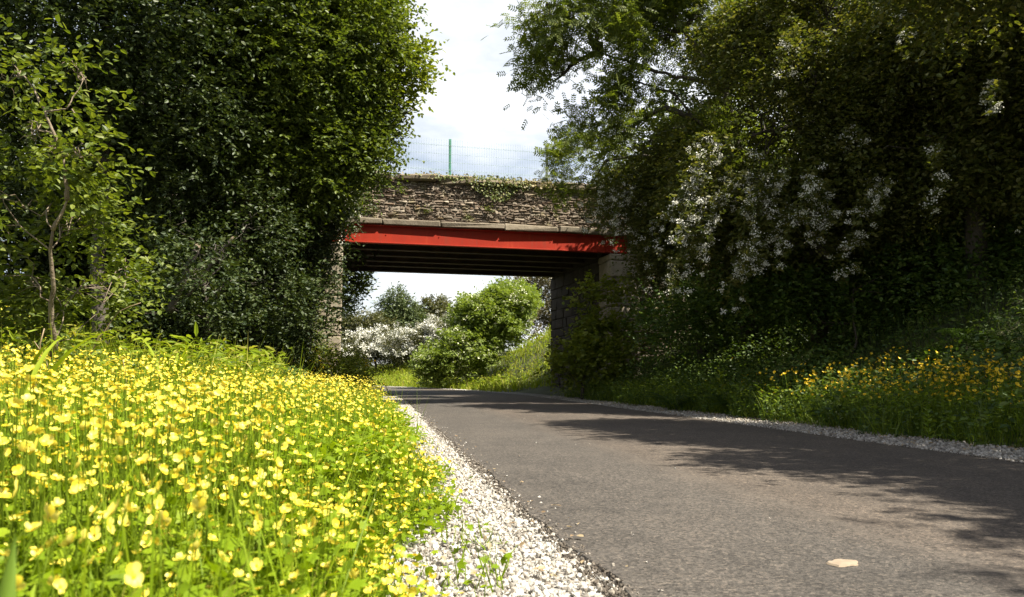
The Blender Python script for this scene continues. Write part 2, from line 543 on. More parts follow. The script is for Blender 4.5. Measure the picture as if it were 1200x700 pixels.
BLADE = (np.array([(-.5, 0, 0), (.5, 0, 0), (.42, .5, .04), (-.42, .5, .04), (0, 1, -.12)]),
         [np.array([(0, 1, 2, 3)]), np.array([(3, 2, 4)])])
PETAL5 = (np.array([(math.cos(a) * .5, math.sin(a) * .5, 0.05 * math.cos(2 * a)) for a in np.linspace(0, 2 * math.pi, 5, endpoint=False)]),
          [np.array([(0, 1, 2, 3, 4)])])


def pinnate(n=4, ll=.34, w=.8):
    V, F, off = [], [], 0
    tv, tf = OVAL
    for i in range(n):
        y = .22 + .6 * i / (n - 1)
        for s in (-1, 1):
            a = s * R(58)
            M = np.array([[math.cos(a), math.sin(a), 0], [-math.sin(a), math.cos(a), 0], [0, 0, 1]])
            v = (tv * [w * ll, ll, ll]) @ M.T + [0, y, -.1 * y * y]
            V.append(v); F.append(tf[0] + off); off += 6
    v = tv * [w * ll, ll, ll] + [0, .82, -.08]
    V.append(v); F.append(tf[0] + off); off += 6
    r = np.array([(-.008, 0, 0), (.008, 0, 0), (.006, .85, -.08), (-.006, .85, -.08)])
    V.append(r); F.append(np.array([(0, 1, 2, 3)]) + off)
    return np.concatenate(V), [np.concatenate(F)]


PINNATE = pinnate(4, .33, .62)
PINN_ELDER = pinnate(2, .45, .9)


def gnoise(p, s, seed=0.0):
    return np.array([noise.noise(Vector((x * s + seed, y * s - seed, z * s + seed * .5))) for x, y, z in p])


# ------------------------------------------------------------------ terrain
PC, HW = 2.02, 1.47


def cx(Y):
    Y = np.asarray(Y, float)
    t = np.clip(Y - 15.0, 0, 22.0)
    k = 0.0115
    return PC - k * t * t - np.clip(Y - 37.0, 0, None) * (2 * k * 22.0)


def slope(Y):
    t = np.clip(np.asarray(Y, float) - 15.0, 0, 22.0)
    return -2 * 0.0115 * t


def lat(X, Y):
    return (X - cx(Y)) / np.sqrt(1 + slope(Y) ** 2)


def sstep(a, b, x):
    t = np.clip((x - a) / (b - a), 0, 1)
    return t * t * (3 - 2 * t)


def H(X, Y):
    X = np.asarray(X, float); Y = np.asarray(Y, float)
    d = lat(X, Y)
    rn = np.interp(d, [2.25, 3.6, 6.4, 9.0, 14.0], [0, .22, 2.3, 3.6, 4.1])
    rf = np.interp(d, [2.25, 3.2, 8.0, 20.0], [0, .15, 1.0, 1.3])
    w = sstep(26, 36, Y)
    r = rn * (1 - w) + rf * w
    ln = np.interp(-d, [2.15, 4.5, 7.0, 12.0], [0, .26, 1.0, 2.9])
    lf = np.interp(-d, [2.15, 6.0, 20.0], [0, .3, .8])
    wl = sstep(21, 28, Y)
    l = ln * (1 - wl) + lf * wl
    z = np.where(d > 0, r, l)
    far = sstep(2.2, 4.5, np.abs(d))
    u = .06 * np.sin(X * 1.7 + .4 * Y) + .05 * np.sin(Y * 1.3 - .7 * X + 1) + .03 * np.sin(3.1 * X + 2.3 * Y)
    return z + u * far - .012


def axis(lo, hi, step, outer):
    core = np.arange(lo, hi + step * .5, step)
    e = np.geomspace(step * 2, outer, 26)
    return np.concatenate([lo - e[::-1], core, hi + e])


gx, gy = axis(-14, 18, .22, 2500), axis(-6, 48, .3, 2500)
XX, YY = np.meshgrid(gx, gy)
ZZ = H(XX, YY)
nx, ny = len(gx), len(gy)
ii = np.arange(nx * ny).reshape(ny, nx)
F = np.stack([ii[:-1, :-1], ii[:-1, 1:], ii[1:, 1:], ii[1:, :-1]], -1).reshape(-1, 4)
mk('ground', [(np.stack([XX, YY, ZZ], -1), [F])], 'ground', smooth=True, kind='structure')


def strip(name, d0, d1, z, mat, n=5, y0=-4.0, y1=90.0, step=.06, e0=0.0, e1=0.0, skirt=0.0):
    Y = np.concatenate([np.arange(y0, 24, step), np.arange(24, y1, .5)])
    sl_ = slope(Y)
    nv = np.sqrt(1 + sl_ ** 2)
    j0 = np.array([noise.noise(Vector((y * 6.0, d0, 0))) * .6 + noise.noise(Vector((y * 1.3, d0, 5))) for y in Y]) * e0
    j1 = np.array([noise.noise(Vector((y * 6.0, d1, 3))) * .6 + noise.noise(Vector((y * 1.3, d1, 9))) for y in Y]) * e1
    t = np.linspace(0, 1, n)
    D = (d0 + j0)[:, None] * (1 - t) + (d1 + j1)[:, None] * t
    Xs = cx(Y)[:, None] + D / nv[:, None]
    Ys = Y[:, None] - D * (sl_ / nv)[:, None]
    Zs = np.full_like(Xs, z)
    if skirt:
        Xs = np.concatenate([Xs[:, :1] - .015, Xs, Xs[:, -1:] + .015], 1)
        Ys = np.concatenate([Ys[:, :1], Ys, Ys[:, -1:]], 1)
        Zs = np.concatenate([np.full((len(Y), 1), z - skirt), Zs, np.full((len(Y), 1), z - skirt)], 1)
    m = Xs.shape[1]
    ii = np.arange(len(Y) * m).reshape(len(Y), m)
    F = np.stack([ii[:-1, :-1], ii[:-1, 1:], ii[1:, 1:], ii[1:, :-1]], -1).reshape(-1, 4)
    return mk(name, [(np.stack([Xs, Ys, Zs], -1), [F])], mat, smooth=False, kind='structure')


strip('path', -HW, HW, .02, 'asphalt', 9, e0=.03, e1=.022, skirt=.02)
strip('gravel_verge', -HW - .62, -HW + .02, .006, 'gravel_pale', 4, e0=.05)
strip('gravel_verge', HW - .02, HW + .74, .006, 'gravel_grey', 4, e1=.06)


# loose stones on the gravel strips
def ico():
    p = (1 + 5 ** .5) / 2
    v = nrm(np.array([(-1, p, 0), (1, p, 0), (-1, -p, 0), (1, -p, 0), (0, -1, p), (0, 1, p), (0, -1, -p), (0, 1, -p), (p, 0, -1), (p, 0, 1), (-p, 0, -1), (-p, 0, 1)], float))
    f = np.array([(0, 11, 5), (0, 5, 1), (0, 1, 7), (0, 7, 10), (0, 10, 11), (1, 5, 9), (5, 11, 4), (11, 10, 2), (10, 7, 6), (7, 1, 8), (3, 9, 4), (3, 4, 2), (3, 2, 6), (3, 6, 8), (3, 8, 9), (4, 9, 5), (2, 4, 11), (6, 2, 10), (8, 6, 7), (9, 8, 1)])
    return v, f


ICO_V, ICO_F = ico()


def stones(n, d0, d1, y0, y1, smin, smax, zoff=.008, power=1.6):
    Y = y0 + (y1 - y0) * rng.random(n) ** power
    d = d0 + (d1 - d0) * rng.random(n)
    X = cx(Y) + d
    pos = np.stack([X, Y, np.full(n, zoff) + rng.random(n) * .006], -1)
    M = frames(rng.normal(size=(n, 3)), rng.normal(size=(n, 3)))
    s = smin + (smax - smin) * rng.random((n, 1)) ** 2 * np.ones((1, 3))
    s = s * (.6 + .7 * rng.random((n, 3)))
    V, F = scatter(ICO_V, [ICO_F], M, pos, s)
    V += rng.normal(size=V.shape) * .0012
    return V, F


g1 = stones(30000, -HW - .60, -HW + .0, 1.0, 16, .0025, .0105)
g1b = stones(160, -HW - .05, -HW + .10, 1.0, 14, .003, .006, .018)
mk('gravel', [g1, g1b], 'stone_pale', kind='stuff')
mk('gravel', [stones(9000, HW - .0, HW + .72, 2.2, 17, .006, .014, .01)], 'stone_grey', kind='stuff')
mk('loose_chippings', [stones(4200, -HW - .05, -HW + .03, 1.2, 9, .002, .006, .014), stones(900, HW - .05, HW + .04, 2.5, 10, .003, .006, .018)], 'stone_tar', kind='stuff')

# ------------------------------------------------------------------ bridge
BA = np.array([-0.74, 16.6, 0.0])
BROT = R(4.3)
BL, BD = 6.0, 4.6
BU = np.array([math.cos(BROT), math.sin(BROT), 0])
BV = np.array([-math.sin(BROT), math.cos(BROT), 0])
ZG0, ZG1, ZL1, ZP1, ZC1 = 3.30, 3.70, 3.84, 4.72, 4.87
bridge = thing('railway_bridge', 'stone road bridge with a bright red steel girder spanning the path', 'bridge', BA, rz=BROT)


def bpart(name, geo, mat, smooth=False):
    return mk(name, geo, mat, parent=bridge, smooth=smooth)


def courses(x0, x1, y0, y1, z0, z1, hmin, hmax, bev=.025, jit=.008):
    g, z, k = [], z0, 0
    while z < z1 - .02:
        h = min(hmin + (hmax - hmin) * rng.random(), z1 - z)
        if z1 - z - h < .12:
            h = z1 - z
        k += 1
        if k % 2 and (x1 - x0) > .5:
            xm = x0 + (x1 - x0) * (.4 + .2 * rng.random())
            g.append(box(x0, xm - .006, y0, y1, z, z + h - .012, bev, jit))
            g.append(box(xm + .006, x1, y0, y1, z, z + h - .012, bev, jit))
        else:
            g.append(box(x0, x1, y0, y1, z, z + h - .012, bev, jit))
        z += h
    return g


bpart('pier', courses(-.60, 0, -.24, .55, -.3, ZG0 - .02, .28, .40), 'ashlar')
bpart('pier', courses(BL, BL + .72, -.24, .55, -.3, ZG0 - .02, .28, .40), 'ashlar')


def rubble(x0, x1, z0, z1, y, th=.05, wmin=.12, wmax=.38, hmin=.05, hmax=.12):
    g, z = [], z0
    while z < z1 - .015:
        h = min(hmin + (hmax - hmin) * rng.random() ** 1.5, z1 - z)
        if z1 - z - h < .03:
            h = z1 - z
        x = x0 - rng.random() * .1
        while x < x1:
            w = wmin + (wmax - wmin) * rng.random() ** 1.6
            hh = h * (.82 + .18 * rng.random())
            dz = (h - hh) * rng.random()
            pr = th * (.35 + .65 * rng.random())
            g.append(box(x + .006, x + w - .006, y - pr, y + .02, z + dz + .003, z + dz + hh - .003, min(.02, hh * .25), .011))
            x += w
        z += h
    return g


bpart('parapet', [box(-6, BL + 6, -.115, .42, ZL1 - .09, ZP1)] + rubble(-4.5, BL + 4.5, ZL1, ZP1, -.115, .032, .05, .24, .032, .08), 'rubble')
bpart('parapet', [box(-6, BL + 6, BD - .4, BD - .02, ZL1 - .1, ZP1)], 'mortar')
for s, (a, b_) in enumerate(((-6.0, -.62), (BL + .74, BL + 6))):
    bpart('wing_wall', [box(a, b_, .05, .6, -.5, ZL1 - .12)] + rubble(a, b_, 0.2, ZL1 - .12, .05), 'rubble')
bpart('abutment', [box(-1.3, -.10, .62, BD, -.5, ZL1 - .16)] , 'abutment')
def abut_blocks(xa, xb):
    g, z = [], -.1
    while z < ZG0 - .05:
        h = min(.22 + .14 * rng.random(), ZG0 - .02 - z)
        y = .64
        while y < BD - .05:
            w = min(.35 + .5 * rng.random(), BD - y)
            g.append(box(xa - .02 * rng.random(), xb + .02 * rng.random(), y + .006, y + w - .006, z + .006, z + h - .006, .018, .006))
            y += w
        z += h
    return g


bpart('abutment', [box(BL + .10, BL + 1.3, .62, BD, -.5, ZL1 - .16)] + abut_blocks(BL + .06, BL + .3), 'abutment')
# string course and coping, cut into stones
def row(x0, x1, y0, y1, z0, z1, wmin, wmax, bev, jit, gap=.008):
    g, x = [], x0
    while x < x1:
        w = wmin + (wmax - wmin) * rng.random()
        g.append(box(x + gap, min(x + w, x1) - gap, y0, y1, z0, z1, bev, jit))
        x += w
    return g


bpart('string_course', row(-1.6, BL + 1.6, -.21, .30, ZG1 + .005, ZL1, .9, 1.5, .022, .011), 'ledge')
bpart('coping', row(-6, BL + 6, -.215, .50, ZP1 + .003, ZC1, .55, 1.1, .035, .022, .006), 'coping')
bpart('coping', row(-6, BL + 6, BD - .5, BD + .06, ZP1 + .003, ZC1, .8, 1.3, .03, .01, .006), 'coping')


def ibeam(x0, x1, yc, z0, z1, fw, ft=.03, wt=.02):
    return [box(x0, x1, yc - fw / 2, yc + fw / 2, z0, z0 + ft, .005), box(x0, x1, yc - fw / 2, yc + fw / 2, z1 - ft, z1, .005),
            box(x0 + .003, x1 - .003, yc - wt / 2, yc + wt / 2, z0 + ft - .002, z1 - ft + .002)]


def bolts(x0, x1, step, y, z):
    g = []
    for x in np.arange(x0, x1, step):
        a = np.linspace(0, 2 * math.pi, 6, endpoint=False)
        v = np.array([(x + .012 * math.cos(t), yy, z + .012 * math.sin(t)) for yy in (y, y - .014) for t in a])
        f = [(j, (j + 1) % 6, 6 + (j + 1) % 6, 6 + j) for j in range(6)]
        g.append((v, [np.array(f), np.array([[11, 10, 9, 8, 7, 6]])]))
    return g


gird = ibeam(-.42, BL + .48, -.10, ZG0, ZG1, .13, .026, .02)
for x in (0.9, 2.05, 3.4, 4.6, 5.6):
    gird += bolts(x, x + .05, .06, -.109, ZG0 + .20) + bolts(x, x + .05, .06, -.109, ZG0 + .28)
gd = bpart('girder', gird, 'red')
for x in (.05, BL - .05):
    mk('stiffener', [box(x - .012, x + .012, -.155, -.112, ZG0 + .024, ZG1 - .028)], 'red', parent=gd)
bpart('girder', ibeam(-.42, BL + .48, BD - .14, ZG0, ZG1, .20), 'steel_under')
for v in (.95, 1.85, 2.75, 3.6):
    bpart('floor_beam', ibeam(-.3, BL + .3, v, ZG0 + .03, ZG1 - .04, .17, .025), 'steel_under')
bpart('deck', row(-.3, BL + .3, .14, BD - .26, ZG1 - .037, ZG1 + .1, .2, .24, .006, .002, .003), 'steel_under')
bpart('bearing_block', [box(BL + .50, BL + .98, -.19, .5, ZG0 + .01, ZG1 - .01, .025, .008)], 'ashlar')
bpart('bearing_block', [box(-.92, -.44, -.19, .5, ZG0 + .01, ZG1 - .01, .025, .008)], 'ashlar')
bpart('road_deck', [box(-6, BL + 6, .42, BD - .42, ZL1 - .02, ZL1 + .25)], 'mortar')


def bw(u, v, z):
    return BA + BU * u + BV * v + np.array([0, 0, z])


def solve_u(px, v):
    lo, hi = -10.0, 20.0
    for _ in range(50):
        m = (lo + hi) / 2
        q = CM.T @ (bw(m, v, 5) - CP)
        if 600 + FPX * q[0] / -q[2] < px:
            lo = m
        else:
            hi = m
    return lo


# fence behind the parapet
FV = 1.25
u1, u2 = solve_u(527, FV), solve_u(641, FV)
fence = thing('mesh_fence', 'wire mesh panel fence with green post on the road above the parapet', 'fence', bw(u1, FV, 4.05))
sp = u2 - u1
ZF0, ZF1 = 4.10, 6.12
for k in range(-3, 5):
    c = bw(u1 + k * sp, FV, 0)
    post = [box(c[0] - .03, c[0] + .03, c[1] - .03, c[1] + .03, ZF0, ZF1 + .02, .004)]
    mk('post', post, 'dark_post' if k == 1 else 'green_post', parent=fence, org=fence.location)
wg = []
for k in range(-3, 4):
    ua, ub = u1 + k * sp, u1 + (k + 1) * sp
    g = []
    for z in np.arange(ZF0 + .06, ZF1, .2):
        for dz in ((0, .02) if abs((z - ZF0) % .6 - .06) < .02 else (0,)):
            g.append(tube([bw(ua, FV - .035, z + dz), bw(ub, FV - .035, z + dz)], .003, 4, False))
    for u in np.arange(ua, ub, .06):
        g.append(tube([bw(u, FV - .04, ZF0), bw(u, FV - .04, ZF1)], .0024, 3, False))
    mk('mesh_panel', g, 'wire', parent=fence, org=fence.location)


# ------------------------------------------------------------------ trees
def leaves_on(C, out, twigs, k, tlen, ll, tmpl=OVAL, up=.25, spread=.1, droop=.15, nrand=.55, wsc=1.0, srand=.45):
    n = len(C)
    Cn = np.repeat(C, twigs, 0)
    d = nrm(np.repeat(out, twigs, 0) * .75 + rng.normal(size=(n * twigs, 3)) * .6 + [0, 0, up])
    st = Cn + rng.normal(size=Cn.shape) * spread
    L = tlen * (.6 + .7 * rng.random((n * twigs, 1)))
    t = np.linspace(.12, 1, k)[None, :, None] + rng.normal(size=(n * twigs, k, 1)) * .04
    pos = st[:, None] + d[:, None] * t * L[:, None] - np.array([0, 0, 1.0]) * droop * (t ** 2) * L[:, None]
    side = nrm(np.cross(d, [0, 0, 1.0]) + 1e-6)
    sg = np.where(np.arange(k) % 2 == 0, 1.0, -1.0)[None, :, None]
    ld = nrm(d[:, None] * .55 + side[:, None] * sg * .8 + rng.normal(size=pos.shape) * .35 - [0, 0, .12])
    nn = nrm(np.array([0, 0, 1.0]) + rng.normal(size=pos.shape) * nrand)
    pos, ld, nn = pos.reshape(-1, 3), ld.reshape(-1, 3), nn.reshape(-1, 3)
    s = ll * (1 - srand / 2 + srand * rng.random((len(pos), 1))) * np.array([[wsc, 1, 1]])
    tips = st + d * L - np.array([0, 0, 1.0]) * droop * L
    return scatter(tmpl[0], tmpl[1], frames(ld, nn), pos, s), st, d, tips


class Lobe:
    def __init__(s, px, py, D, rx, ry, rd=None):
        s.c = P(px, py, D)
        a, b = rx * D / FPX, ry * D / FPX
        s.r = np.array([a, rd if rd else (a + b) * .5, b])
        s.vol = s.r[0] * s.r[1] + s.r[0] * s.r[2] + s.r[1] * s.r[2]


def clumps(lobes, n, gap=.05, gs=.9, seed=0., inner=.45):
    w = np.array([l.vol for l in lobes]); w = w / w.sum()
    k = rng.choice(len(lobes), size=int(n * 1.7), p=w)
    c = np.array([l.c for l in lobes])[k]
    r = np.array([l.r for l in lobes])[k]
    d = nrm(rng.normal(size=(len(k), 3)))
    rr = (inner ** 3 + (1 - inner ** 3) * rng.random((len(k), 1))) ** (1 / 3)
    off = d * rr
    # camera frame ellipsoid: x right, y depth, z up
    ex = np.array([math.cos(YAW), -math.sin(YAW), 0]); ey = np.array([math.sin(YAW), math.cos(YAW), 0])
    wo_ = off * r
    p = c + wo_[:, :1] * ex + wo_[:, 1:2] * ey + wo_[:, 2:] * np.array([0, 0, 1.0])
    o = nrm(d[:, :1] * ex + d[:, 1:2] * ey + d[:, 2:] * np.array([0, 0, 1.0]))
    keep = (gnoise(p, gs, seed) > gap - .3) & (p[:, 2] > H(p[:, 0], p[:, 1]) + .15)
    p, o, k = p[keep][:n], o[keep][:n], k[keep][:n]
    return p, o, k


def tree(name, label, cat, base, top, r0, lobes, n, twigs, k, tlen, ll, leafm, barkm='bark', tmpl=OVAL, gap=.05, gs=.9, up=.25, droop=.15,
         spread=.12, blossom=None, nbr=10, trunks=None, group=None, wsc=1.0, inner=.45, nrand=.55, seed=None, sprays=None):
    base = np.asarray(base, float).copy()
    base[2] = float(H(base[0], base[1])) - .05
    t = thing(name, label, cat, base, group)
    top = np.asarray(top, float)
    wood = []
    stems = trunks if trunks else [(base, top, r0)]
    tips = []
    for (a, b, r) in stems:
        a = np.asarray(a, float)
        pts = curve(a, b, 0, .012, 8)
        wood.append(tube(pts, r * (1.25 - .75 * np.linspace(0, 1, 8) ** .8), 8))
        tips.append(pts)
    C, O, kk = clumps(lobes, n, gap, gs, rng.random() * 50 if seed is None else seed, inner)
    allp = np.concatenate(tips)
    for i, lb in enumerate(lobes):
        j = np.argmin(np.linalg.norm(allp - lb.c, axis=1) + .8 * np.maximum(0, allp[:, 2] - lb.c[2]))
        a = allp[j]
        limb = curve(a, lb.c, .12 * np.linalg.norm(lb.c - a), .05, 7)
        rr = r0 * .42
        wood.append(tube(limb, rr * (1 - .7 * np.linspace(0, 1, 7)), 6))
        idx = np.where(kk == i)[0]
        if len(idx):
            for q in rng.choice(idx, size=min(nbr, len(idx)), replace=False):
                s0 = limb[rng.integers(2, 7)]
                br = curve(s0, C[q], .05, .06, 6)
                wood.append(tube(br, max(.004, rr * .28) * (1 - .75 * np.linspace(0, 1, 6)), 4, False))
    mk('trunk', wood, barkm, parent=t, org=base, smooth=True)
    lv, st, d, tp = leaves_on(C, O, twigs, k, tlen, ll, tmpl, up, spread, droop, nrand, wsc)
    mk('crown', [lv], leafm, parent=t, org=base)
    if blossom:
        thr, per, size, bmat, fn = blossom
        # flat heads of blossom on the outer twigs of the flowering boughs
        on = gnoise(tp, 1.5, 3.3) + .35 * gnoise(tp, 5.0, 9.1) > thr
        on &= (rng.random(len(tp)) < .7)
        if fn is not None:
            on &= fn(tp)
        heads, hd = tp[on], d[on]
        geo = []
        if sprays:
            # long drooping sprays, leafy and thick with flower heads
            q0 = []
            for (xa, ya, xb, yb, D, k_) in sprays:
                for _ in range(k_):
                    j = rng.normal(size=4) * 9
                    pa = P(xa + j[0], ya + j[1], D - .75 + rng.normal() * .25); pb = P(xb + j[0] + j[2] * .6, yb + j[1] + j[3], D - .95 + rng.normal() * .2)
                    tt = np.linspace(0, 1, 16)[:, None]
                    q_ = pa + (pb - pa) * tt
                    q_[:, 2:] += .18 * np.linalg.norm(pb - pa) * 4 * tt * (1 - tt)
                    q0.append(q_ + rng.normal(size=(16, 3)) * .022)
            sp_ = np.array(q0)
            sel = sp_
            hs = sp_[:, 3::2].reshape(-1, 3) + rng.normal(size=(len(sp_) * 7, 3)) * .035
            hs = hs[(gnoise(hs, 5.0, 2.2) > -.15)]
            nspray = len(hs)
            heads = np.concatenate([heads, hs])
            hd = np.concatenate([hd, nrm(rng.normal(size=hs.shape) + [-.4, -.6, .5])])
            mk('foliage', [tube(q, np.linspace(.006, .002, 16), 4, False) for q in sp_] +
               [leaves_on(sp_.reshape(-1, 3), nrm(rng.normal(size=(len(sel) * 16, 3))), 1, 5, .10, ll, OVAL, .1, .02, .2)[0]], leafm, parent=t, org=base)
        m = len(heads)
        if m:
            cnt = np.full(m, per)
            rr = np.full(m, 1.0) * (size / .022) * (.020 + .016 * rng.random(m))
            if sprays:
                cnt[m - nspray:] = 34
                rr[m - nspray:] = .017 + .020 * rng.random(nspray)
            hp, hd = np.repeat(heads, cnt, 0), np.repeat(hd, cnt, 0)
            cpos = hp + rng.normal(size=hp.shape) * np.repeat(rr, cnt)[:, None] * [1, 1, .8]
            nn = nrm(hd * .6 + rng.normal(size=hd.shape) * .6 + [0, 0, .5])
            m = len(hd)
            M = frames(nrm(rng.normal(size=(m, 3))), nn)
            mk('blossom', [scatter(PETAL5[0], PETAL5[1], M, cpos, size * (.7 + .6 * rng.random(m)))], bmat, parent=t, org=base)
    return t


L = Lobe
# --- left of the path
tree('broadleaf_tree', 'tall dark tree whose trunk rises behind the sunlit shrub at the far left', 'tree', P(118, 420, 9.0), P(125, -60, 9.3), .085,
     [L(40, 40, 8.8, 130, 100), L(170, 10, 9.2, 130, 100), L(70, 170, 9.6, 110, 90), L(190, 130, 9.8, 110, 90), L(60, -140, 9, 220, 110), L(-120, 60, 9, 110, 160)],
     1500, 7, 9, .34, .062, 'leaf_shaded', gap=.08, nbr=14, inner=.3)
tree('broadleaf_tree', 'large leaning tree whose sunlit right edge reaches out above the path', 'tree', P(235, 410, 11.8), P(330, 60, 11.6), .07,
     [L(320, 30, 11, 110, 110), L(400, 40, 11.5, 70, 85), L(330, 170, 11.6, 100, 80), L(405, 165, 12.0, 55, 45), L(250, 100, 11, 100, 100), L(360, -110, 10.6, 110, 90)],
     2300, 7, 9, .34, .064, 'leaf_tree', gap=.04, nbr=16, inner=.3)
tree('sunlit_rim', 'sunlit rim of the leaning tree, painted in brighter leaves, reaching out over the left end of the parapet', 'tree', P(352, 430, 14.2), P(400, 120, 12.8), .06,  # rim of the leaning tree, added separately with sunlight in its leaf colour
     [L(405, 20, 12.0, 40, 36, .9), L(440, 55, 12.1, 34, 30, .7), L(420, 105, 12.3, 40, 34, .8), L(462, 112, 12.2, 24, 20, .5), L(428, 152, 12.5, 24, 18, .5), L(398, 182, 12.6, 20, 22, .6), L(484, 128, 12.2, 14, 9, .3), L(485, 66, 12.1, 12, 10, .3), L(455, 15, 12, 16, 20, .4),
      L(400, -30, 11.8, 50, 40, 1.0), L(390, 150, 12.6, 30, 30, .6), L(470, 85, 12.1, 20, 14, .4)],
     620, 5, 8, .34, .085, 'leaf_fresh_lit', gap=.2, gs=1.6, nbr=9, inner=.2, spread=.09, nrand=.9)
tree('broadleaf_tree', 'dense dark tree filling the shade between the leaning tree and the left bridge pier', 'tree', P(300, 415, 13.2), P(290, 120, 13.4), .12,
     [L(230, 240, 12.4, 110, 80), L(330, 260, 13, 75, 70), L(340, 350, 13.0, 55, 70), L(260, 150, 13.6, 120, 90), L(370, 215, 13.4, 45, 45), L(220, 350, 14.5, 140, 60)],
     1900, 7, 9, .34, .06, 'leaf_shaded', gap=.0, nbr=12, inner=.25)
tree('hawthorn', 'hawthorn with a few white flowers growing against the left bridge pier', 'tree', P(352, 432, 14.6), P(372, 230, 14.9), .08,
     [L(384, 228, 15.2, 26, 30, .6), L(354, 280, 15.3, 14, 40, .5), L(338, 330, 14.9, 26, 60), L(340, 400, 14.6, 36, 30), L(404, 215, 15.4, 18, 22, .5)],
     760, 7, 9, .26, .042, 'leaf_tree', blossom=(.3, 12, .022, 'haw_blossom', lambda p: p[:, 2] > 2.5), gap=.0, sprays=[(412, 225, 405, 262, 15.1, 5), (392, 250, 388, 285, 15.1, 3), (372, 300, 372, 340, 15.0, 2)])
tree('broadleaf_tree', 'dark thicket tree at the back of the left bank behind the trunks', 'tree', P(60, 400, 14), P(60, 150, 14.5), .14,
     [L(-40, 250, 12.5, 150, 110), L(90, 280, 12.8, 130, 90), L(20, 110, 14.5, 160, 130), L(190, 250, 16, 160, 120), L(330, 220, 17.5, 120, 110)],
     2000, 7, 9, .42, .08, 'leaf_shaded', gap=-.05, inner=.2)

# sunlit shrub at the far left with its bare forked branch
sb = P(62, 420, 4.9)
shrub_pts = [(sb, P(62, 270, 4.6), .02)]
tree('sallow_shrub', 'sunlit shrub with broad fresh leaves and a bare forked branch at the far left', 'shrub', sb, P(62, 270, 4.6), .011,
     [L(22, 165, 4.7, 30, 28, .3), L(50, 180, 4.7, 40, 18, .25), L(95, 95, 4.8, 22, 20, .2), L(30, 245, 4.8, 48, 38, .35), L(85, 265, 5.0, 45, 40, .35), L(28, 330, 5.0, 55, 45, .4), L(95, 345, 5.3, 48, 40, .4), L(95, 185, 4.7, 30, 30, .25),
      L(140, 330, 6.0, 28, 30, .3), L(60, 380, 5.3, 70, 22, .4), L(15, 100, 4.9, 22, 30, .25), L(-30, 260, 4.8, 40, 90, .4)],
     360, 3, 7, .22, .05, 'leaf_shrub', barkm='bark_lit', gap=.26, gs=2.0, nbr=6, spread=.06,
     trunks=[(sb, P(62, 270, 4.6), .017), (P(62, 270, 4.6), P(79, 235, 4.6), .012), (P(79, 235, 4.6), P(74, 185, 4.6), .013), (P(74, 185, 4.6), P(52, 128, 4.6), .011), (P(52, 128, 4.6), P(33, 95, 4.65), .007),
             (P(55, 131, 4.6), P(78, 128, 4.6), .006), (P(78, 128, 4.6), P(97, 95, 4.65), .004), (P(84, 128, 4.6), P(94, 142, 4.6), .004)])
tree('elder_shrub', 'dark leafy shrub crowding round the broken stems in the left shade', 'shrub', P(255, 420, 9.8), P(240, 330, 9.6), .03,
     [L(172, 300, 9.5, 44, 44, .5), L(255, 345, 9.7, 44, 30, .5), L(295, 262, 10.3, 50, 46, .6), L(205, 232, 9.8, 46, 36, .5), L(150, 370, 9.0, 40, 26, .5), L(320, 340, 10.6, 40, 44, .6), L(225, 385, 9.6, 46, 18, .4), L(222, 322, 8.4, 34, 24, .3), L(250, 300, 8.5, 22, 18, .3)],
     480, 5, 7, .26, .055, 'leaf_shaded', gap=.12, gs=1.5, nbr=6)
# broken stems
for (a, b_, r, lab) in ((P(214, 330, 9.0), P(231, 290, 8.9), .042, 'thick broken grey stem leaning right in the shade of the left bank'),
                        (P(243, 317, 9.0), P(271, 281, 8.9), .022, 'thin snapped stem leaning beside the thicker broken stem')):
    bs = a - (b_ - a) * .9
    o = thing('broken_stem', lab, 'tree stump', bs)
    mk('trunk', [tube(curve(bs, b_, 0, .004, 14), r * (1.15 - .25 * np.linspace(0, 1, 14) + rng.normal(size=14) * .07), 9)], 'bark', parent=o, org=bs, smooth=True)
    dd = nrm(b_ - a)
    mk('cut_end', [tube([b_ - dd * .01, b_ + dd * .015, b_ + dd * .03 + np.array([.01, 0, .01])], [r * .93, r * .85, r * .5], 9)], 'cut_wood', parent=o, org=bs)

# --- right of the path
tree('ash_tree', 'ash tree with feathery leaves and bare arching limbs against the sky', 'tree', P(880, 400, 13.5), P(850, 100, 12.8), .13,
     [L(690, 30, 12.4, 75, 55), L(790, 40, 12.6, 70, 40), L(650, 95, 12.4, 38, 28), L(705, 125, 12.6, 50, 30), L(690, 185, 15.6, 42, 40), L(755, 185, 15.6, 50, 50), L(690, 222, 15.4, 30, 20), L(830, 10, 12.6, 80, 60), L(640, 5, 12.2, 32, 28), L(740, -50, 12.3, 100, 50), L(860, 160, 13, 60, 80)],
     640, 4, 5, .30, .19, 'leaf_ash', tmpl=PINNATE, gap=.27, gs=1.1, nbr=9, droop=.8, up=.0, inner=.2, nrand=.9,
     trunks=[(P(880, 400, 13.5), P(868, 200, 13.2), .14), (P(868, 200, 13.2), P(850, 104, 12.8), .10), (P(850, 104, 12.8), P(800, 35, 12.5), .06), (P(800, 35, 12.5), P(765, -15, 12.3), .045),
             (P(840, 100, 12.8), P(770, 85, 12.6), .04), (P(770, 85, 12.6), P(705, 62, 12.4), .025), (P(868, 200, 13.2), P(790, 110, 12.8), .035), (P(790, 110, 12.8), P(730, 92, 12.6), .02), (P(850, 104, 12.8), P(905, -30, 12.6), .06)])
haw_low = lambda p: p[:, 0] < 9
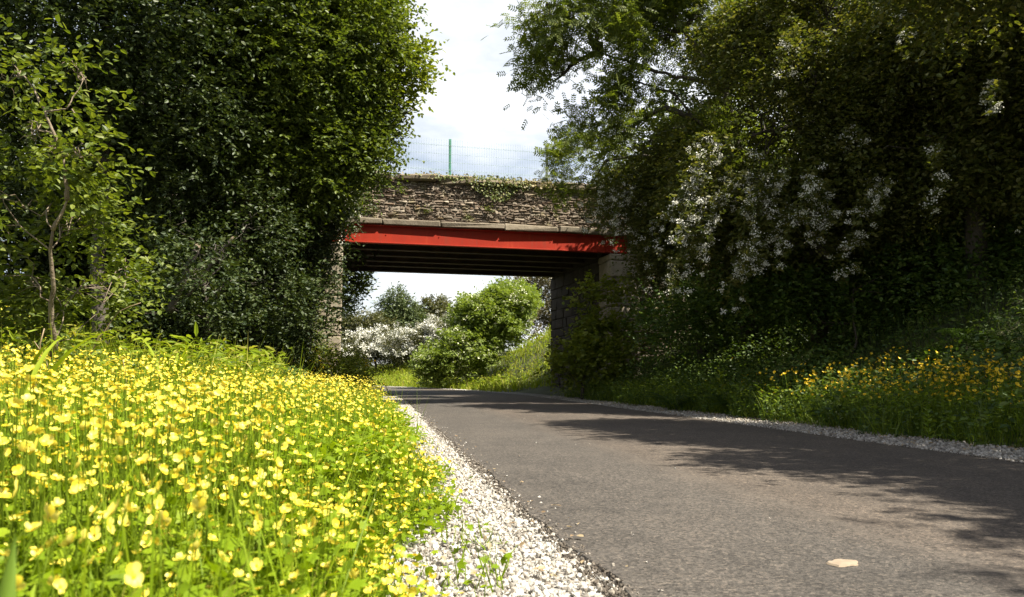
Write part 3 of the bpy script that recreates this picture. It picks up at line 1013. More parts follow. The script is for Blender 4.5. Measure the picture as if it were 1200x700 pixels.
tree('hawthorn', 'hawthorn hung with white blossom over the right end of the red girder', 'tree', P(830, 420, 14.2), P(800, 230, 13.8), .09,
     [L(740, 225, 14.2, 36, 32), L(768, 275, 14.4, 24, 38), L(712, 232, 14.6, 18, 18), L(790, 260, 13.6, 45, 55), L(800, 200, 13.4, 50, 50), L(775, 330, 13.8, 25, 40)],
     900, 6, 8, .28, .054, 'leaf_haw', blossom=(.58, 14, .0175, 'haw_blossom', None), droop=.5, gap=.0, nbr=10, sprays=[(705, 222, 694, 268, 14.2, 5), (722, 228, 720, 275, 14.2, 6), (745, 235, 738, 285, 14.1, 4), (770, 262, 764, 320, 13.9, 3), (790, 300, 775, 375, 13.5, 4)])
tree('hawthorn', 'biggest hawthorn with sprays of white blossom drooping towards the path', 'tree', P(960, 400, 11.2), P(950, 120, 10.8), .12,
     [L(830, 215, 10.6, 45, 60), L(880, 160, 10.6, 70, 70), L(860, 270, 10.6, 45, 50), L(930, 240, 10.4, 60, 70), L(960, 110, 10.4, 100, 90), L(890, 60, 10.8, 70, 60), L(1010, 210, 10.2, 70, 80), L(975, 10, 10.4, 90, 70), L(920, 320, 10.6, 60, 30), L(1060, 90, 10.2, 90, 90)],
     2300, 6, 8, .30, .056, 'leaf_haw', blossom=(.62, 16, .0165, 'haw_blossom', None), droop=.55, gap=.14, nbr=14, inner=.3, sprays=[(850, 170, 805, 250, 10.3, 7), (835, 200, 792, 275, 10.3, 8), (862, 215, 830, 290, 10.2, 6), (895, 235, 872, 312, 10.2, 6), (880, 290, 850, 350, 10.2, 3), (915, 270, 890, 330, 10.1, 3), (985, 230, 965, 262, 10, 2), (930, 245, 905, 300, 10.1, 6), (905, 190, 880, 240, 10.2, 5), (960, 215, 945, 262, 10.0, 3), (1038, 222, 1016, 262, 9.9, 5), (1012, 298, 984, 306, 10.2, 3), (965, 250, 948, 268, 10.1, 3), (820, 270, 800, 335, 10.4, 4), (940, 60, 915, 90, 10.2, 3), (1000, 150, 985, 190, 10, 2)],
     trunks=[(P(960, 400, 11.2), P(950, 120, 10.8), .10), (P(1085, 118, 10.2), P(1030, 132, 10.1), .012), (P(1030, 132, 10.1), P(1002, 188, 10.0), .011), (P(1002, 188, 10.0), P(996, 262, 9.9), .010), (P(996, 262, 9.9), P(970, 302, 9.9), .008)])
tree('hawthorn', 'dark hawthorn filling the upper right corner with scattered faded blossom', 'tree', P(1150, 380, 9.4), P(1140, 60, 9.2), .12,
     [L(1130, 40, 9.0, 120, 100), L(1190, 140, 8.8, 90, 90), L(1090, 160, 9.2, 80, 80), L(1250, 40, 8.6, 120, 120), L(1220, 240, 9.6, 80, 60), L(1110, 250, 10.2, 70, 50)],
     2100, 6, 8, .30, .056, 'leaf_haw', blossom=(.72, 10, .018, 'haw_blossom', None), droop=.5, gap=.14, nbr=14, inner=.3, sprays=[(1105, 190, 1095, 225, 9.0, 2), (1060, 20, 1045, 40, 9.2, 2), (1170, 90, 1160, 118, 8.8, 2)])
tree('broadleaf_tree', 'dark tree standing behind the hawthorns at the top of the right bank', 'tree', P(1050, 330, 14.5), P(1050, 50, 14.6), .16,
     [L(930, 270, 14, 120, 80), L(1060, 240, 13, 120, 90), L(1180, 230, 12, 120, 90), L(960, 130, 15, 130, 110), L(1120, 100, 14, 140, 120), L(830, 280, 15.5, 70, 70), L(800, 150, 16.3, 45, 45), L(820, 190, 16.8, 60, 45), L(785, 215, 16.7, 36, 30), L(940, 40, 15, 80, 80), L(1250, 120, 12, 120, 150)],
     2200, 7, 9, .45, .085, 'leaf_shaded', gap=-.08, inner=.2)
# trees on the right bank beside and behind the photographer, which shade the near path
def side_tree(x, y, z, r, label):
    c = np.array([x, y, 0.0])
    class Q: pass
    lobes = []
    for k in range(8):
        q = Q()
        fx = (5.25 if y > 2 else 5.25) + .5 * rng.random() if k < 5 else x + abs(rng.normal()) * 1.2
        q.c = np.array([fx, y + (k - 2) * .75 if k < 5 else y + rng.normal() * 1.1, (4.3 if k < 5 else z) + rng.normal() * .35]); q.r = np.array([r, r * .75, r * .55]) * (.75 + .4 * rng.random()); q.vol = r * r
        lobes.append(q)
    tree('hawthorn', label, 'tree', c, (x, y, z), .12, lobes, 1300, 7, 8, .32, .06, 'leaf_haw', droop=.4, gap=.05, inner=.3)


side_tree(6.9, 4.0, 4.6, 1.15, 'leafy hawthorn on the right bank whose branches shade the near path')
side_tree(6.9, 0.4, 4.6, 1.15, 'hawthorn on the right bank level with the bare pale patch')
side_tree(7.0, -3.2, 4.6, 1.15, 'hawthorn on the right bank behind the viewpoint')

tree('bramble_thicket', 'dark bramble thicket under the hawthorns high on the right bank', 'thicket', P(1000, 380, 10), P(1000, 340, 10), .02,
     [L(900, 345, 10.6, 60, 22, .8), L(1000, 335, 10.4, 70, 28, .8), L(1100, 318, 10, 80, 36, .8), L(1190, 300, 9.6, 60, 46, .8), L(810, 365, 11.8, 50, 24, .7), L(765, 390, 12.8, 36, 26, .6)],
     900, 6, 7, .26, .06, 'under', gap=-.1, nbr=6, inner=.2)
# sapling in front of the right abutment
tree('sycamore_sapling', 'broad leaved sapling in front of the dark right abutment', 'sapling', P(682, 462, 15.2), P(690, 345, 15.6), .03,
     [L(662, 438, 15.0, 20, 10, .4), L(690, 350, 15.6, 15, 11, .3), L(686, 388, 15.4, 17, 14, .35), L(708, 392, 15.4, 24, 22, .4), L(672, 428, 15.2, 24, 14, .45), L(706, 425, 15.0, 32, 18, .45), L(732, 345, 15.5, 16, 16, .35), L(740, 385, 15.2, 20, 22, .4)],
     215, 5, 6, .24, .085, 'leaf_fresh_lit', gap=.05, gs=1.5, wsc=1.25)
tree('bramble', 'low leafy shrub with small yellow flowers at the foot of the left pier', 'shrub', P(392, 458, 13.6), P(392, 430, 13.6), .012,
     [L(392, 436, 13.6, 36, 16, .5), L(370, 425, 14.0, 24, 18, .4), L(412, 446, 13.0, 20, 12, .4)],
     230, 5, 7, .18, .05, 'leaf_fresh_lit', gap=.0, blossom=(.25, 2, .03, 'petal_shade', None))

# --- beyond the bridge
tree('elder_bush', 'big rounded elder bush with cream flower heads seen under the bridge', 'bush', P(562, 440, 27.5), P(580, 360, 28), .07,
     [L(596, 355, 28, 30, 18, 1.2), L(565, 375, 27.5, 36, 26, 1.2), L(545, 408, 27, 34, 22, 1.1), L(582, 385, 27.5, 28, 22, 1.1), L(518, 424, 26.5, 22, 13, .8), L(505, 430, 26.3, 14, 8, .6)],
     1000, 5, 5, .28, .18, 'leaf_elder', tmpl=PINN_ELDER, gap=-.1, blossom=(.16, 8, .05, 'elder_flower', None))
tree('hawthorn', 'brownish going over hawthorn behind the elder bush next to the abutment', 'tree', P(650, 420, 33), P(640, 350, 33), .09,
     [L(635, 350, 33, 36, 26, 1.4), L(625, 378, 32, 26, 18, 1.2), L(660, 345, 33, 40, 40, 1.5), L(610, 335, 34, 20, 12, 1)],
     500, 5, 7, .4, .10, 'leaf_brown', gap=-.1, blossom=(.1, 5, .05, 'haw_blossom', lambda p: p[:, 2] > 3.2))
for (px, D, lab, spots) in ((500, 40, 'white flowering hawthorn touching the left side of the elder bush', [(505, 402, 34, 18), (478, 406, 28, 16), (518, 388, 18, 14)]),
                            (440, 42, 'white flowering hawthorn in the middle of the far hedge with pale forked stems', [(455, 404, 28, 17), (435, 406, 24, 14), (465, 416, 26, 10)]),
                            (405, 41, 'white flowering hawthorn in the far hedge nearest the left pier', [(412, 410, 20, 14), (396, 408, 16, 16), (405, 422, 24, 9)])):
    tree('hawthorn', lab, 'tree', P(px, 434, D), P(px, 400, D), .07, [L(a, b_, D, c, d_, 1.2) for a, b_, c, d_ in spots],
         520, 6, 6, .38, .085, 'leaf_olive', barkm='bark_pale', gap=-.1, blossom=(.02, 12, .06, 'haw_blossom', lambda p, D=D: (p[:, 2] > 1.45)), nbr=5, group='hawthorn hedge in blossom beyond the bridge')
tree('pine_tree', 'dark green pine standing highest on the skyline under the bridge', 'tree', P(465, 425, 60), P(465, 345, 60), .16,
     [L(466, 348, 60, 11, 10), L(456, 360, 60, 14, 6), L(474, 362, 60, 16, 7), L(463, 374, 60, 26, 10), L(450, 384, 60, 24, 10), L(485, 380, 60, 22, 9)],
     420, 6, 7, .6, .16, 'leaf_pine', gap=.0)
tree('broadleaf_tree', 'olive brown round tree on the skyline to the right of the pine', 'tree', P(512, 425, 62), P(512, 370, 62), .16,
     [L(512, 362, 62, 18, 12), L(500, 375, 62, 26, 12), L(525, 378, 62, 20, 14)], 360, 6, 7, .6, .17, 'leaf_olive', gap=-.1)
tree('broadleaf_tree', 'low olive scrub tree on the skyline between the left pier and the pine', 'tree', P(420, 425, 58), P(420, 385, 58), .14,
     [L(425, 378, 58, 24, 10), L(405, 388, 58, 24, 14), L(440, 388, 58, 22, 12), L(385, 380, 58, 20, 20)], 360, 6, 7, .6, .16, 'leaf_olive', gap=-.1)
tree('sycamore_tree', 'leafy tree just behind the left pier whose branches hang into the opening', 'tree', P(370, 430, 21.5), P(385, 300, 21.5), .09,
     [L(408, 330, 21.5, 22, 14, .7), L(398, 345, 21.5, 14, 16, .6), L(380, 320, 21.5, 20, 26, .7), L(398, 310, 21.5, 14, 12, .6)], 260, 6, 7, .28, .085, 'leaf_tree', gap=.05, gs=1.4)

# ivy and wall plants on the parapet
def on_wall(n, ua, ub, fn, ll, top_share=.35):
    u = ua + (ub - ua) * rng.random(n * 3)
    z = 3.95 + .92 * rng.random(n * 3)
    nz_ = np.array([noise.noise(Vector((a * 1.6, b_ * 1.6, 2.0))) for a, b_ in zip(u, z)])
    keep = fn(u, z, nz_)
    u, z = u[keep][:n], z[keep][:n]
    v = np.where(z > ZP1 - .02, -.235, -.185) - .03 * rng.random(len(u))
    ontop = rng.random(len(u)) < top_share
    v = np.where(ontop, -.22 + .6 * rng.random(len(u)), v)
    z = np.where(ontop, ZC1 + .02 + .07 * rng.random(len(u)), z)
    pos = BA + u[:, None] * BU + v[:, None] * BV + z[:, None] * np.array([0, 0, 1.0])
    m = len(u)
    nn = nrm(-BV * np.where(ontop, .3, 1.0)[:, None] + np.array([0, 0, 1.0]) * np.where(ontop, 1.2, .45)[:, None] + rng.normal(size=(m, 3)) * .35)
    ld = nrm(np.array([0, 0, -1.0]) + rng.normal(size=(m, 3)) * .6)
    return scatter(LOBED[0], LOBED[1], frames(ld, nn), pos, ll * (.6 + .7 * rng.random(m)))


ua, ub = solve_u(488, 0), solve_u(598, 0)
um = (ua + ub) / 2
iv = tag(mk('ivy', [on_wall(1500, ua - .1, ub + .4, lambda u, z, q: (z > 4.80 - .10 * sstep(ua, ua + .5, u) - .36 * np.exp(-((u - ub + .35) / .55) ** 2) + .55 * np.abs(q) + .1 * q), .045, .45)], 'ivy'),
         'green ivy trailing over the top of the parapet between the fence posts', 'ivy')
tag(mk('ivy', [on_wall(520, ub - .1, ub + 1.0, lambda u, z, q: z > 4.70 + .3 * q, .045, .6)], 'ivy_dry'), 'dry yellow brown ivy on the coping in front of the dark fence post', 'ivy')
tag(mk('ivy', [on_wall(260, solve_u(392, 0), solve_u(430, 0), lambda u, z, q: z > 4.78 + .1 * q, .04, .8)], 'ivy_dry'), 'yellowing ivy at the left end of the coping beside the leaves', 'ivy')
tag(mk('dry_grass', [on_wall(1700, solve_u(395, 0), solve_u(660, 0), lambda u, z, q: (z > 4.76) & (q > -.15), .045, .85)], 'ivy_dry'), 'dry moss and grass growing along the whole top of the parapet', 'grass')
WP = [(452, 212, .055, 'green tuft growing from the wall just under the coping at its left'), (470, 222, .035, 'small green tuft high on the rubble wall left of the ivy'), (500, 246, .035, 'small green weed low on the rubble wall just above the ledge'),
      (438, 248, .04, 'little weed low on the rubble wall near the left leaves'), (572, 240, .045, 'weed below the ivy near the shadow edge on the wall'), (548, 252, .03, 'dry weed on the ledge under the middle of the ivy')]
for px, py, ll, lab in WP:
    u = solve_u(px, -.04)
    z = CAM_H + (439 - py) / FPX * 16.6
    n = 60
    c = bw(u, -.19, z)
    pos = c + rng.normal(size=(n, 3)) * [ll * 1.6, .02, ll * 1.1]
    e = thing('wall_weed', lab, 'weed', c)
    mk('foliage', [scatter(OVAL[0], OVAL[1], frames(nrm(rng.normal(size=(n, 3)) - BV), nrm(rng.normal(size=(n, 3)) + [0, 0, 1])), pos, ll * (.7 + .6 * rng.random(n)))], 'ivy', parent=e, org=c)


# ------------------------------------------------------------------ undergrowth and grass (uncountable)
def region(n, x0, x1, y0, y1, fn, power=1.0):
    X = x0 + (x1 - x0) * rng.random(n)
    Y = y0 + (y1 - y0) * rng.random(n) ** power
    k = fn(X, Y)
    X, Y = X[k], Y[k]
    return np.stack([X, Y, H(X, Y)], -1)


def inview(X, Y, m=3.0):
    a = np.arctan2(X, Y) - YAW
    return (np.abs(a) < R(33.7 + m))


def blades(pos, hmin, hmax, w, lean=.35):
    n = len(pos)
    d = nrm(np.array([0, 0, 1.0]) + rng.normal(size=(n, 3)) * lean * [1, 1, .2])
    nn = nrm(rng.normal(size=(n, 3)) + [0, -.4, .1])
    h = hmin + (hmax - hmin) * rng.random(n) ** 1.5
    s = np.stack([np.full(n, w) * (.7 + .6 * rng.random(n)), h, h], -1)
    return scatter(BLADE[0], BLADE[1], frames(d, nn), pos, s)


def herb(pos, zmin, zmax, ll, tmpl=OVAL, nrand=.5, jit=.05):
    n = len(pos)
    p = pos + rng.normal(size=(n, 3)) * [jit, jit, 0]
    p[:, 2] += zmin + (zmax - zmin) * rng.random(n) ** .8
    ld = nrm(rng.normal(size=(n, 3)) * [1, 1, .35])
    nn = nrm(np.array([0, 0, 1.0]) + rng.normal(size=(n, 3)) * nrand)
    return scatter(tmpl[0], tmpl[1], frames(ld, nn), p, ll * (.6 + .8 * rng.random(n)))


def patch_noise(X, Y, s, seed=0):
    return np.array([noise.noise(Vector((x * s + seed, y * s, seed))) for x, y in zip(X, Y)])


LEFT_EDGE = lambda Y: .01 + .17 * sstep(.8, 3.0, Y) + .07 * np.sin(Y * 2.3) + .05 * np.sin(Y * 5.1 + 1)
vl = lambda X, Y: (X < LEFT_EDGE(Y) - .13) & inview(X, Y)
ve = lambda X, Y: (X < LEFT_EDGE(Y) + .02) & (X > LEFT_EDGE(Y) - .3) & inview(X, Y)
mk('grass', [blades(region(44000, -6, .5, .4, 13, vl, 1.5), .10, .38, .004), blades(region(16000, -1.6, .4, .35, 3.2, vl, 1.0), .08, .30, .003),
             blades(region(6500, -6, -.5, 4.2, 12, lambda X, Y: vl(X, Y) & (X < -.12 * Y), 1.0), .35, .75, .008), herb(region(11000, -6, -.5, 4.4, 11, lambda X, Y: vl(X, Y) & (X < -.12 * Y), 1.0), .1, .62, .07, LANCE)], 'grass', kind='stuff')
mk('verge_leaves', [herb(region(60000, -5, .5, .5, 14, vl, 1.4), .02, .27, .030, LOBED), herb(region(30000, -1.6, .4, .4, 2.8, vl, 1.0), .02, .20, .018, LOBED), herb(region(42000, -3, .4, 1.7, 6, vl, 1.0), .08, .32, .04, LANCE), herb(region(26000, -2.4, .4, 1.7, 4.5, vl, 1.0), .12, .32, .026, LOBED), herb(region(14000, -1.0, .4, .5, 1.8, vl, 1.0), .04, .26, .022, LOBED), herb(region(6000, -1.0, .4, .5, 1.8, vl, 1.0), .05, .26, .026, LANCE), blades(region(9000, -2.5, .3, .8, 5, vl, 1.0), .30, .52, .0035, .25)], 'verge_leaf', kind='stuff')
mk('verge_leaves', [herb(region(60000, -.4, .5, .6, 12, ve, 1.2), .005, .09, .024, LOBED), blades(region(30000, -.4, .5, .6, 12, ve, 1.2), .04, .14, .003)], 'verge_leaf', kind='stuff')

RD0 = HW + .60
def rb(X, Y):
    d = lat(X, Y)
    return (d > RD0 + .09 * np.sin(Y * 3) + .10 * np.sin(Y * 7.3 + 1) + .06 * np.sin(Y * 17)) & (d < 8.5) & inview(X, Y) & (Y < 16.5)
ur = region(120000, 3.4, 12, 3.6, 16.5, rb, 1.1)
hh = sstep(.35, 1.2, lat(ur[:, 0], ur[:, 1]) - HW)
pn = patch_noise(ur[:, 0], ur[:, 1], 1.1)
n = len(ur)
p = ur.copy()
p[:, 2] += (.02 + (.10 + .45 * hh + .22 * pn * hh) * rng.random(n) ** .7)
ld = nrm(rng.normal(size=(n, 3)) * [1, 1, .4])
nn = nrm(np.array([-.25, -.1, 1.0]) + rng.normal(size=(n, 3)) * .5)
half = rng.random(n) < .55
sz = (.028 + .035 * rng.random(n)) * (1 + .3 * pn)
M_ = frames(ld, nn)
er = region(26000, 3.3, 7, 3.4, 16.5, lambda X, Y: rb(X, Y) & (lat(X, Y) < RD0 + .85), 1.1)
mk('undergrowth', [herb(er, .03, .36, .034, OVAL), herb(er[:12000], .05, .4, .05, LANCE), blades(er[:6000], .12, .42, .005)], 'edge', kind='stuff')
mk('undergrowth', [scatter(OVAL[0], OVAL[1], M_[half], p[half], sz[half]), scatter(LANCE[0] * [1.5, 1, 1], LANCE[1], M_[~half], p[~half], sz[~half] * 1.1),
                   blades(region(16000, 3.3, 8, 3.2, 16, rb, 1.2), .12, .5, .007)], 'under', kind='stuff')
# shaded plants under the left trees
lu = region(30000, -9, -1.0, 5.5, 17, lambda X, Y: inview(X, Y) & (lat(X, Y) < -3.0 - .18 * np.clip(9 - Y, 0, 9)), 1.0)
mk('undergrowth', [herb(lu, .02, .5, .075, OVAL), blades(lu[:7000], .15, .5, .01)], 'under', kind='stuff')
# far verges beyond the bridge
fv = region(60000, -12, 12, 21.5, 46, lambda X, Y: (np.abs(lat(X, Y)) > HW + .25) & inview(X, Y) & ~((lat(X, Y) > 5.5) & (Y < 23)))
mk('grass', [blades(fv, .15, .45, .02, .45), herb(fv[:22000], .05, .4, .08, OVAL)], 'grass', kind='stuff')
mk('gravel', [stones(1500, HW, HW + .35, 22, 45, .012, .022, .01, 1.0)], 'stone_pale', kind='stuff')


# ------------------------------------------------------------------ buttercups
def buttercup_meshes(seed, closed=.25, R0=.0125):
    r = np.random.default_rng(seed)
    V, F = [], []
    off = 0
    for k in range(5):
        a = k * 2 * math.pi / 5 + r.normal() * .08
        c, s = math.cos(a), math.sin(a)
        lift = closed + r.normal() * .12
        pr = []
        for (rad, w, z) in ((.10, .10, 0.0), (.55, .42, .10 + .35 * lift), (.92, .46, .22 + .8 * lift), (1.06, .26, .30 + .95 * lift)):
            for q in (-1, 0, 1):
                zz = z + (.06 if q else 0)
                pr.append(((rad - (.06 if q else 0)) * c - q * w * s, (rad - (.06 if q else 0)) * s + q * w * c, zz))
        V += pr
        for i in range(3):
            for j in range(2):
                b0 = off + i * 3 + j
                F.append((b0, b0 + 1, b0 + 4, b0 + 3))
        off += 12
    pet = np.array(V) * R0
    PF = np.array(F)
    cv = [(0, 0, .30)]
    for rr, z in ((.16, .26), (.30, .10)):
        for k in range(8):
            a = k * math.pi / 4
            cv.append((rr * math.cos(a), rr * math.sin(a), z + .05 * r.normal()))
    cv = np.array(cv) * R0
    cf3 = np.array([(0, 1 + k, 1 + (k + 1) % 8) for k in range(8)])
    cf4 = np.array([(1 + k, 9 + k, 9 + (k + 1) % 8, 1 + (k + 1) % 8) for k in range(8)])
    return (pet, [PF]), (cv, [cf3, cf4])


# flower spots: sorted by how large they show, the nearest 300 single plants
def bc_region(n, x0, x1, y0, y1, power):
    p = region(n, x0, x1, y0, y1, lambda X, Y: (X < LEFT_EDGE(Y) + .04) & inview(X, Y, 1.0), power)
    q = patch_noise(p[:, 0], p[:, 1], 1.3, 4.0)
    far_left = sstep(4.0, 5.2, p[:, 1]) * sstep(-.08, -.16, p[:, 0] / p[:, 1]) * (1 - sstep(-.34, -.38, p[:, 0] / p[:, 1]))
    return p[(q + rng.random(len(q)) * .9 - .85 * far_left) > -.05]


bc = np.concatenate([bc_region(2600, -1.2, .45, .6, 1.9, 1.0), bc_region(8500, -2.2, .45, 1.2, 4.5, 1.0), bc_region(15000, -5.5, .42, 3.0, 12.5, .9)])
hgt = .20 + .26 * rng.random(len(bc)) ** .8 + .07 * patch_noise(bc[:, 0], bc[:, 1], 2.2, 7.0) + .06 * sstep(-.5, -2.5, bc[:, 0])
hgt = .07 + (hgt - .07) * sstep(-.1, .38, LEFT_EDGE(bc[:, 1]) + .04 - bc[:, 0])
hgt *= np.where(bc[:, 1] < 1.4, .9, 1.0)
dist = np.linalg.norm(bc[:, :2], axis=1)
order = np.argsort(dist)
bc, hgt, dist = bc[order], hgt[order], dist[order]
VAR = []
for s in range(6):
    r = np.random.default_rng(100 + s)
    lean = np.array([r.normal() * .12, r.normal() * .12])
    pts = np.array([(lean[0] * t * t, lean[1] * t * t, t) for t in np.linspace(0, 1, 6)])
    pts[:, 2] -= .0
    st = [tube(pts * [.35, .35, .35], np.linspace(.0017, .0010, 6), 5)]
    # two cut leaves on the stem
    m = 4
    lp = np.stack([lean[0] * .1 * np.ones(m) * .35, lean[1] * .1 * np.ones(m) * .35, .35 * np.array([.18, .3, .45, .62])], -1)
    ld = nrm(r.normal(size=(m, 3)) * [1, 1, .2] + [0, 0, .25])
    lf = scatter(LOBED[0], LOBED[1], frames(ld, nrm(np.array([0, 0, 1.0]) + r.normal(size=(m, 3)) * .3)), lp, np.array([.05, .045, .035, .025]))
    tip = pts[-1] * .35
    tdir = nrm(pts[-1] - pts[-2] + np.array([r.normal() * .16, r.normal() * .16 - .06, 0]))
    (pv, pf), (cv, cf) = buttercup_meshes(s, .02 + .2 * r.random())
    Mx = frames(np.array([[1.0, .2, 0]]), tdir[None])[0]
    pv = pv @ Mx.T + tip
    cv = cv @ Mx.T + tip
    VAR.append((st, lf, (pv, pf), (cv, cf)))
protos = []
BLAB = 'yellow buttercup on a thin stem in the sunlit verge left of the pale gravel'
BGRP = 'buttercups in the left verge'
for s in range(6):
    st, lf, (pv, pf), (cv, cf) = VAR[s]
    e = thing('buttercup', BLAB, 'flower', (0, 0, 0), BGRP)
    a = mk('stem', st, 'stem', parent=e)
    b_ = mk('foliage', [lf], 'verge_leaf', parent=e)
    c = mk('blossom', [(pv, pf)], 'petal', parent=e, smooth=True)
    d = mk('stamens', [(cv, cf)], 'stamen', parent=c)
    protos.append((e, a, b_, c, d))
for i in range(300):
    pr = protos[i % 6]
    if i < 6:
        e = pr[0]
    else:
        e = pr[0].copy(); COL.objects.link(e)
        ch = []
        for o in pr[1:4]:
            q = o.copy(); COL.objects.link(q); q.parent = e; ch.append(q)
        q = pr[4].copy(); COL.objects.link(q); q.parent = ch[2]
    e.location = tuple(float(x) for x in bc[i])
    k = float(hgt[i] / .35)
    w = float(.42 + .24 * rng.random())
    e.scale = (w, w, k)
    e.rotation_euler = (float(rng.normal() * .07), float(rng.normal() * .07), float(rng.random() * 6.28))
# the remaining thousands as one mass
_, _, _, _ = VAR[0]
rest, rh = bc[300:], hgt[300:]
n = len(rest)
tips = rest + np.stack([rng.normal(size=n) * .04, rng.normal(size=n) * .04, rh], -1)
gm = []
for s in range(6):
    (pv, pf), _c = buttercup_meshes(40 + s, .0 + .05 * s)
    idx = np.arange(n) % 6 == s
    m = int(idx.sum())
    nn = nrm(np.array([.12, -.15, 1.0]) + rng.normal(size=(m, 3)) * .25)
    gm.append(scatter(pv, pf, frames(rng.normal(size=(m, 3)), nn), tips[idx], .40 + .30 * rng.random(m)))
bm_ = mk('buttercup_patch', gm, 'petal', kind='stuff', smooth=True)
bm_['label'] = 'mass of yellow buttercups further back in the left verge'
sv = []
for a, b_ in zip(rest[::2], tips[::2]):
    sv.append(tube([a, (a + b_) / 2 + [.01, 0, .01], b_], .0012, 3, False))
mk('flower_stems', sv, 'stem', kind='stuff')
# right bank buttercups
def rbc(X, Y):
    d = lat(X, Y)
    return (d > RD0 + .15) & (d < RD0 + 1.6) & inview(X, Y, 1)
rp_ = np.concatenate([region(5200, 3.6, 7, 4.2, 8.2, rbc), region(260, 3.6, 7, 8, 13, rbc)])
q = patch_noise(rp_[:, 0], rp_[:, 1], .9, 8.0)
rp_ = rp_[(q + rng.random(len(q)) * .8 - .12 * np.clip(rp_[:, 1] - 6.0, 0, 5)) > .3]
n = len(rp_)
tips = rp_ + np.stack([rng.normal(size=n) * .04, rng.normal(size=n) * .04, .30 + .25 * rng.random(n)], -1)
gm = []
for s in range(3):
    (pv, pf), _c = buttercup_meshes(60 + s, .1 + .08 * s)
    idx = np.arange(n) % 3 == s
    m = int(idx.sum())
    nn = nrm(np.array([-.2, -.35, 1.0]) + rng.normal(size=(m, 3)) * .45)
    gm.append(scatter(pv, pf, frames(rng.normal(size=(m, 3)), nn), tips[idx], .85 + .4 * rng.random(m)))
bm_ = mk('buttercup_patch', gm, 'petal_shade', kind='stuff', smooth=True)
bm_['label'] = 'scattered yellow buttercups on the shaded right bank'
mk('flower_stems', [tube([a, (a + b_) / 2, b_], .0015, 3, False) for a, b_ in zip(rp_, tips)], 'stem', kind='stuff')


# ------------------------------------------------------------------ ferns
def frond(length, seed, arch=.5):
    r = np.random.default_rng(seed)
    n = 16
    t = np.linspace(0, 1, n)
    pts = np.stack([np.zeros(n), length * (t * .75 + .0), length * (.75 * t - arch * t * t)], -1)
    geo = [tube(pts, np.linspace(.004, .001, n), 4, False)]
    P_, D_, S_ = [], [], []
    for i in range(2, n):
        pl = length * .30 * math.sin(math.pi * min(1, (.12 + t[i] * .88))) ** .8 + .01
        tan = nrm(pts[i] - pts[i - 1])
        for s in (-1, 1):
            P_.append(pts[i]); D_.append(nrm(np.array([s * 1.0, 0, -.15]) + tan * .45)); S_.append(pl)
    P_, D_, S_ = np.array(P_), np.array(D_), np.array(S_)
    # pinnules along each pinna
    PP, DD, SS = [], [], []
    for p, d, s in zip(P_, D_, S_):
        m = 7
        for j in range(m):
            u = (j + .5) / m
            sd = nrm(np.cross(d, [0, 0, 1.0]))
            for q in (-1, 1):
                PP.append(p + d * s * u); DD.append(nrm(sd * q + d * .4)); SS.append(s * .22 * (1 - u * .75))
    PP, DD, SS = np.array(PP), np.array(DD), np.array(SS)
    geo.append(scatter(LANCE[0] * [1.9, 1, 1], LANCE[1], frames(DD, nrm(np.array([0, -.25, 1.0]) + r.normal(size=DD.shape) * .15)), PP, SS))
    return geo


def make_fern(matn, label, nf=8, seed=0, length=.5):
    e = thing('fern', label, 'fern', (0, 0, 0))
    for k in range(nf):
        o = mk('frond', frond(length * (.8 + .3 * rng.random()), seed + k, .35 + .3 * rng.random()), matn, parent=e)
        o.rotation_euler = (float(rng.normal() * .12), float(rng.normal() * .12), float(k * 6.28 / nf + rng.normal() * .2))
    return e


def dup(e):
    r = e.copy(); COL.objects.link(r)
    for c in e.children:
        q = c.copy(); COL.objects.link(q); q.parent = r
    return r


def place(e, px, D, sc, label):
    p = P(px, 439, D)
    e.location = (float(p[0]), float(p[1]), float(H(p[0], p[1])) + .02)
    e.scale = (sc * (1.75 if px < 400 else 1),) * 3
    e.rotation_euler = (0, 0, float(rng.random() * 6.28))
    e['label'] = label


f0 = make_fern('fern', 'x', 8, 5, .55)
LF = [(292, 6.2, 1.05, 'upright fern standing above the buttercups in the middle of the left verge'), (245, 6.6, 1.1, 'fern beside the tall weed at the edge of the left tree shade'), (170, 5.8, 1.0, 'spreading fern below the sunlit shrub'),
      (95, 5.0, .9, 'fern among the dead stalks at the left of the verge'), (318, 7.2, 1.0, 'fern at the back of the buttercups nearest the left pier'), (205, 6.4, .9, 'low fern between two bigger ferns in the left verge')]
for i, (px, D, s, lab) in enumerate(LF):
    place(f0 if i == 0 else dup(f0), px, D, s, lab)
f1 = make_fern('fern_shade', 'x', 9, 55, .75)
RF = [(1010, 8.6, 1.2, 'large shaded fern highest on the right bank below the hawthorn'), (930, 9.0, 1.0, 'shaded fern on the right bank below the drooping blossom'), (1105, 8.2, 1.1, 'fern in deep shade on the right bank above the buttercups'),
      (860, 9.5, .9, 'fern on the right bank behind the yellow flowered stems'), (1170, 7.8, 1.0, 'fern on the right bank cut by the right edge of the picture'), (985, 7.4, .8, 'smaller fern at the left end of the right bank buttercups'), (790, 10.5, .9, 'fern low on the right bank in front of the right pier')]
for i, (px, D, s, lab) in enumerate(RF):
    place(f1 if i == 0 else dup(f1), px, D, s, lab)


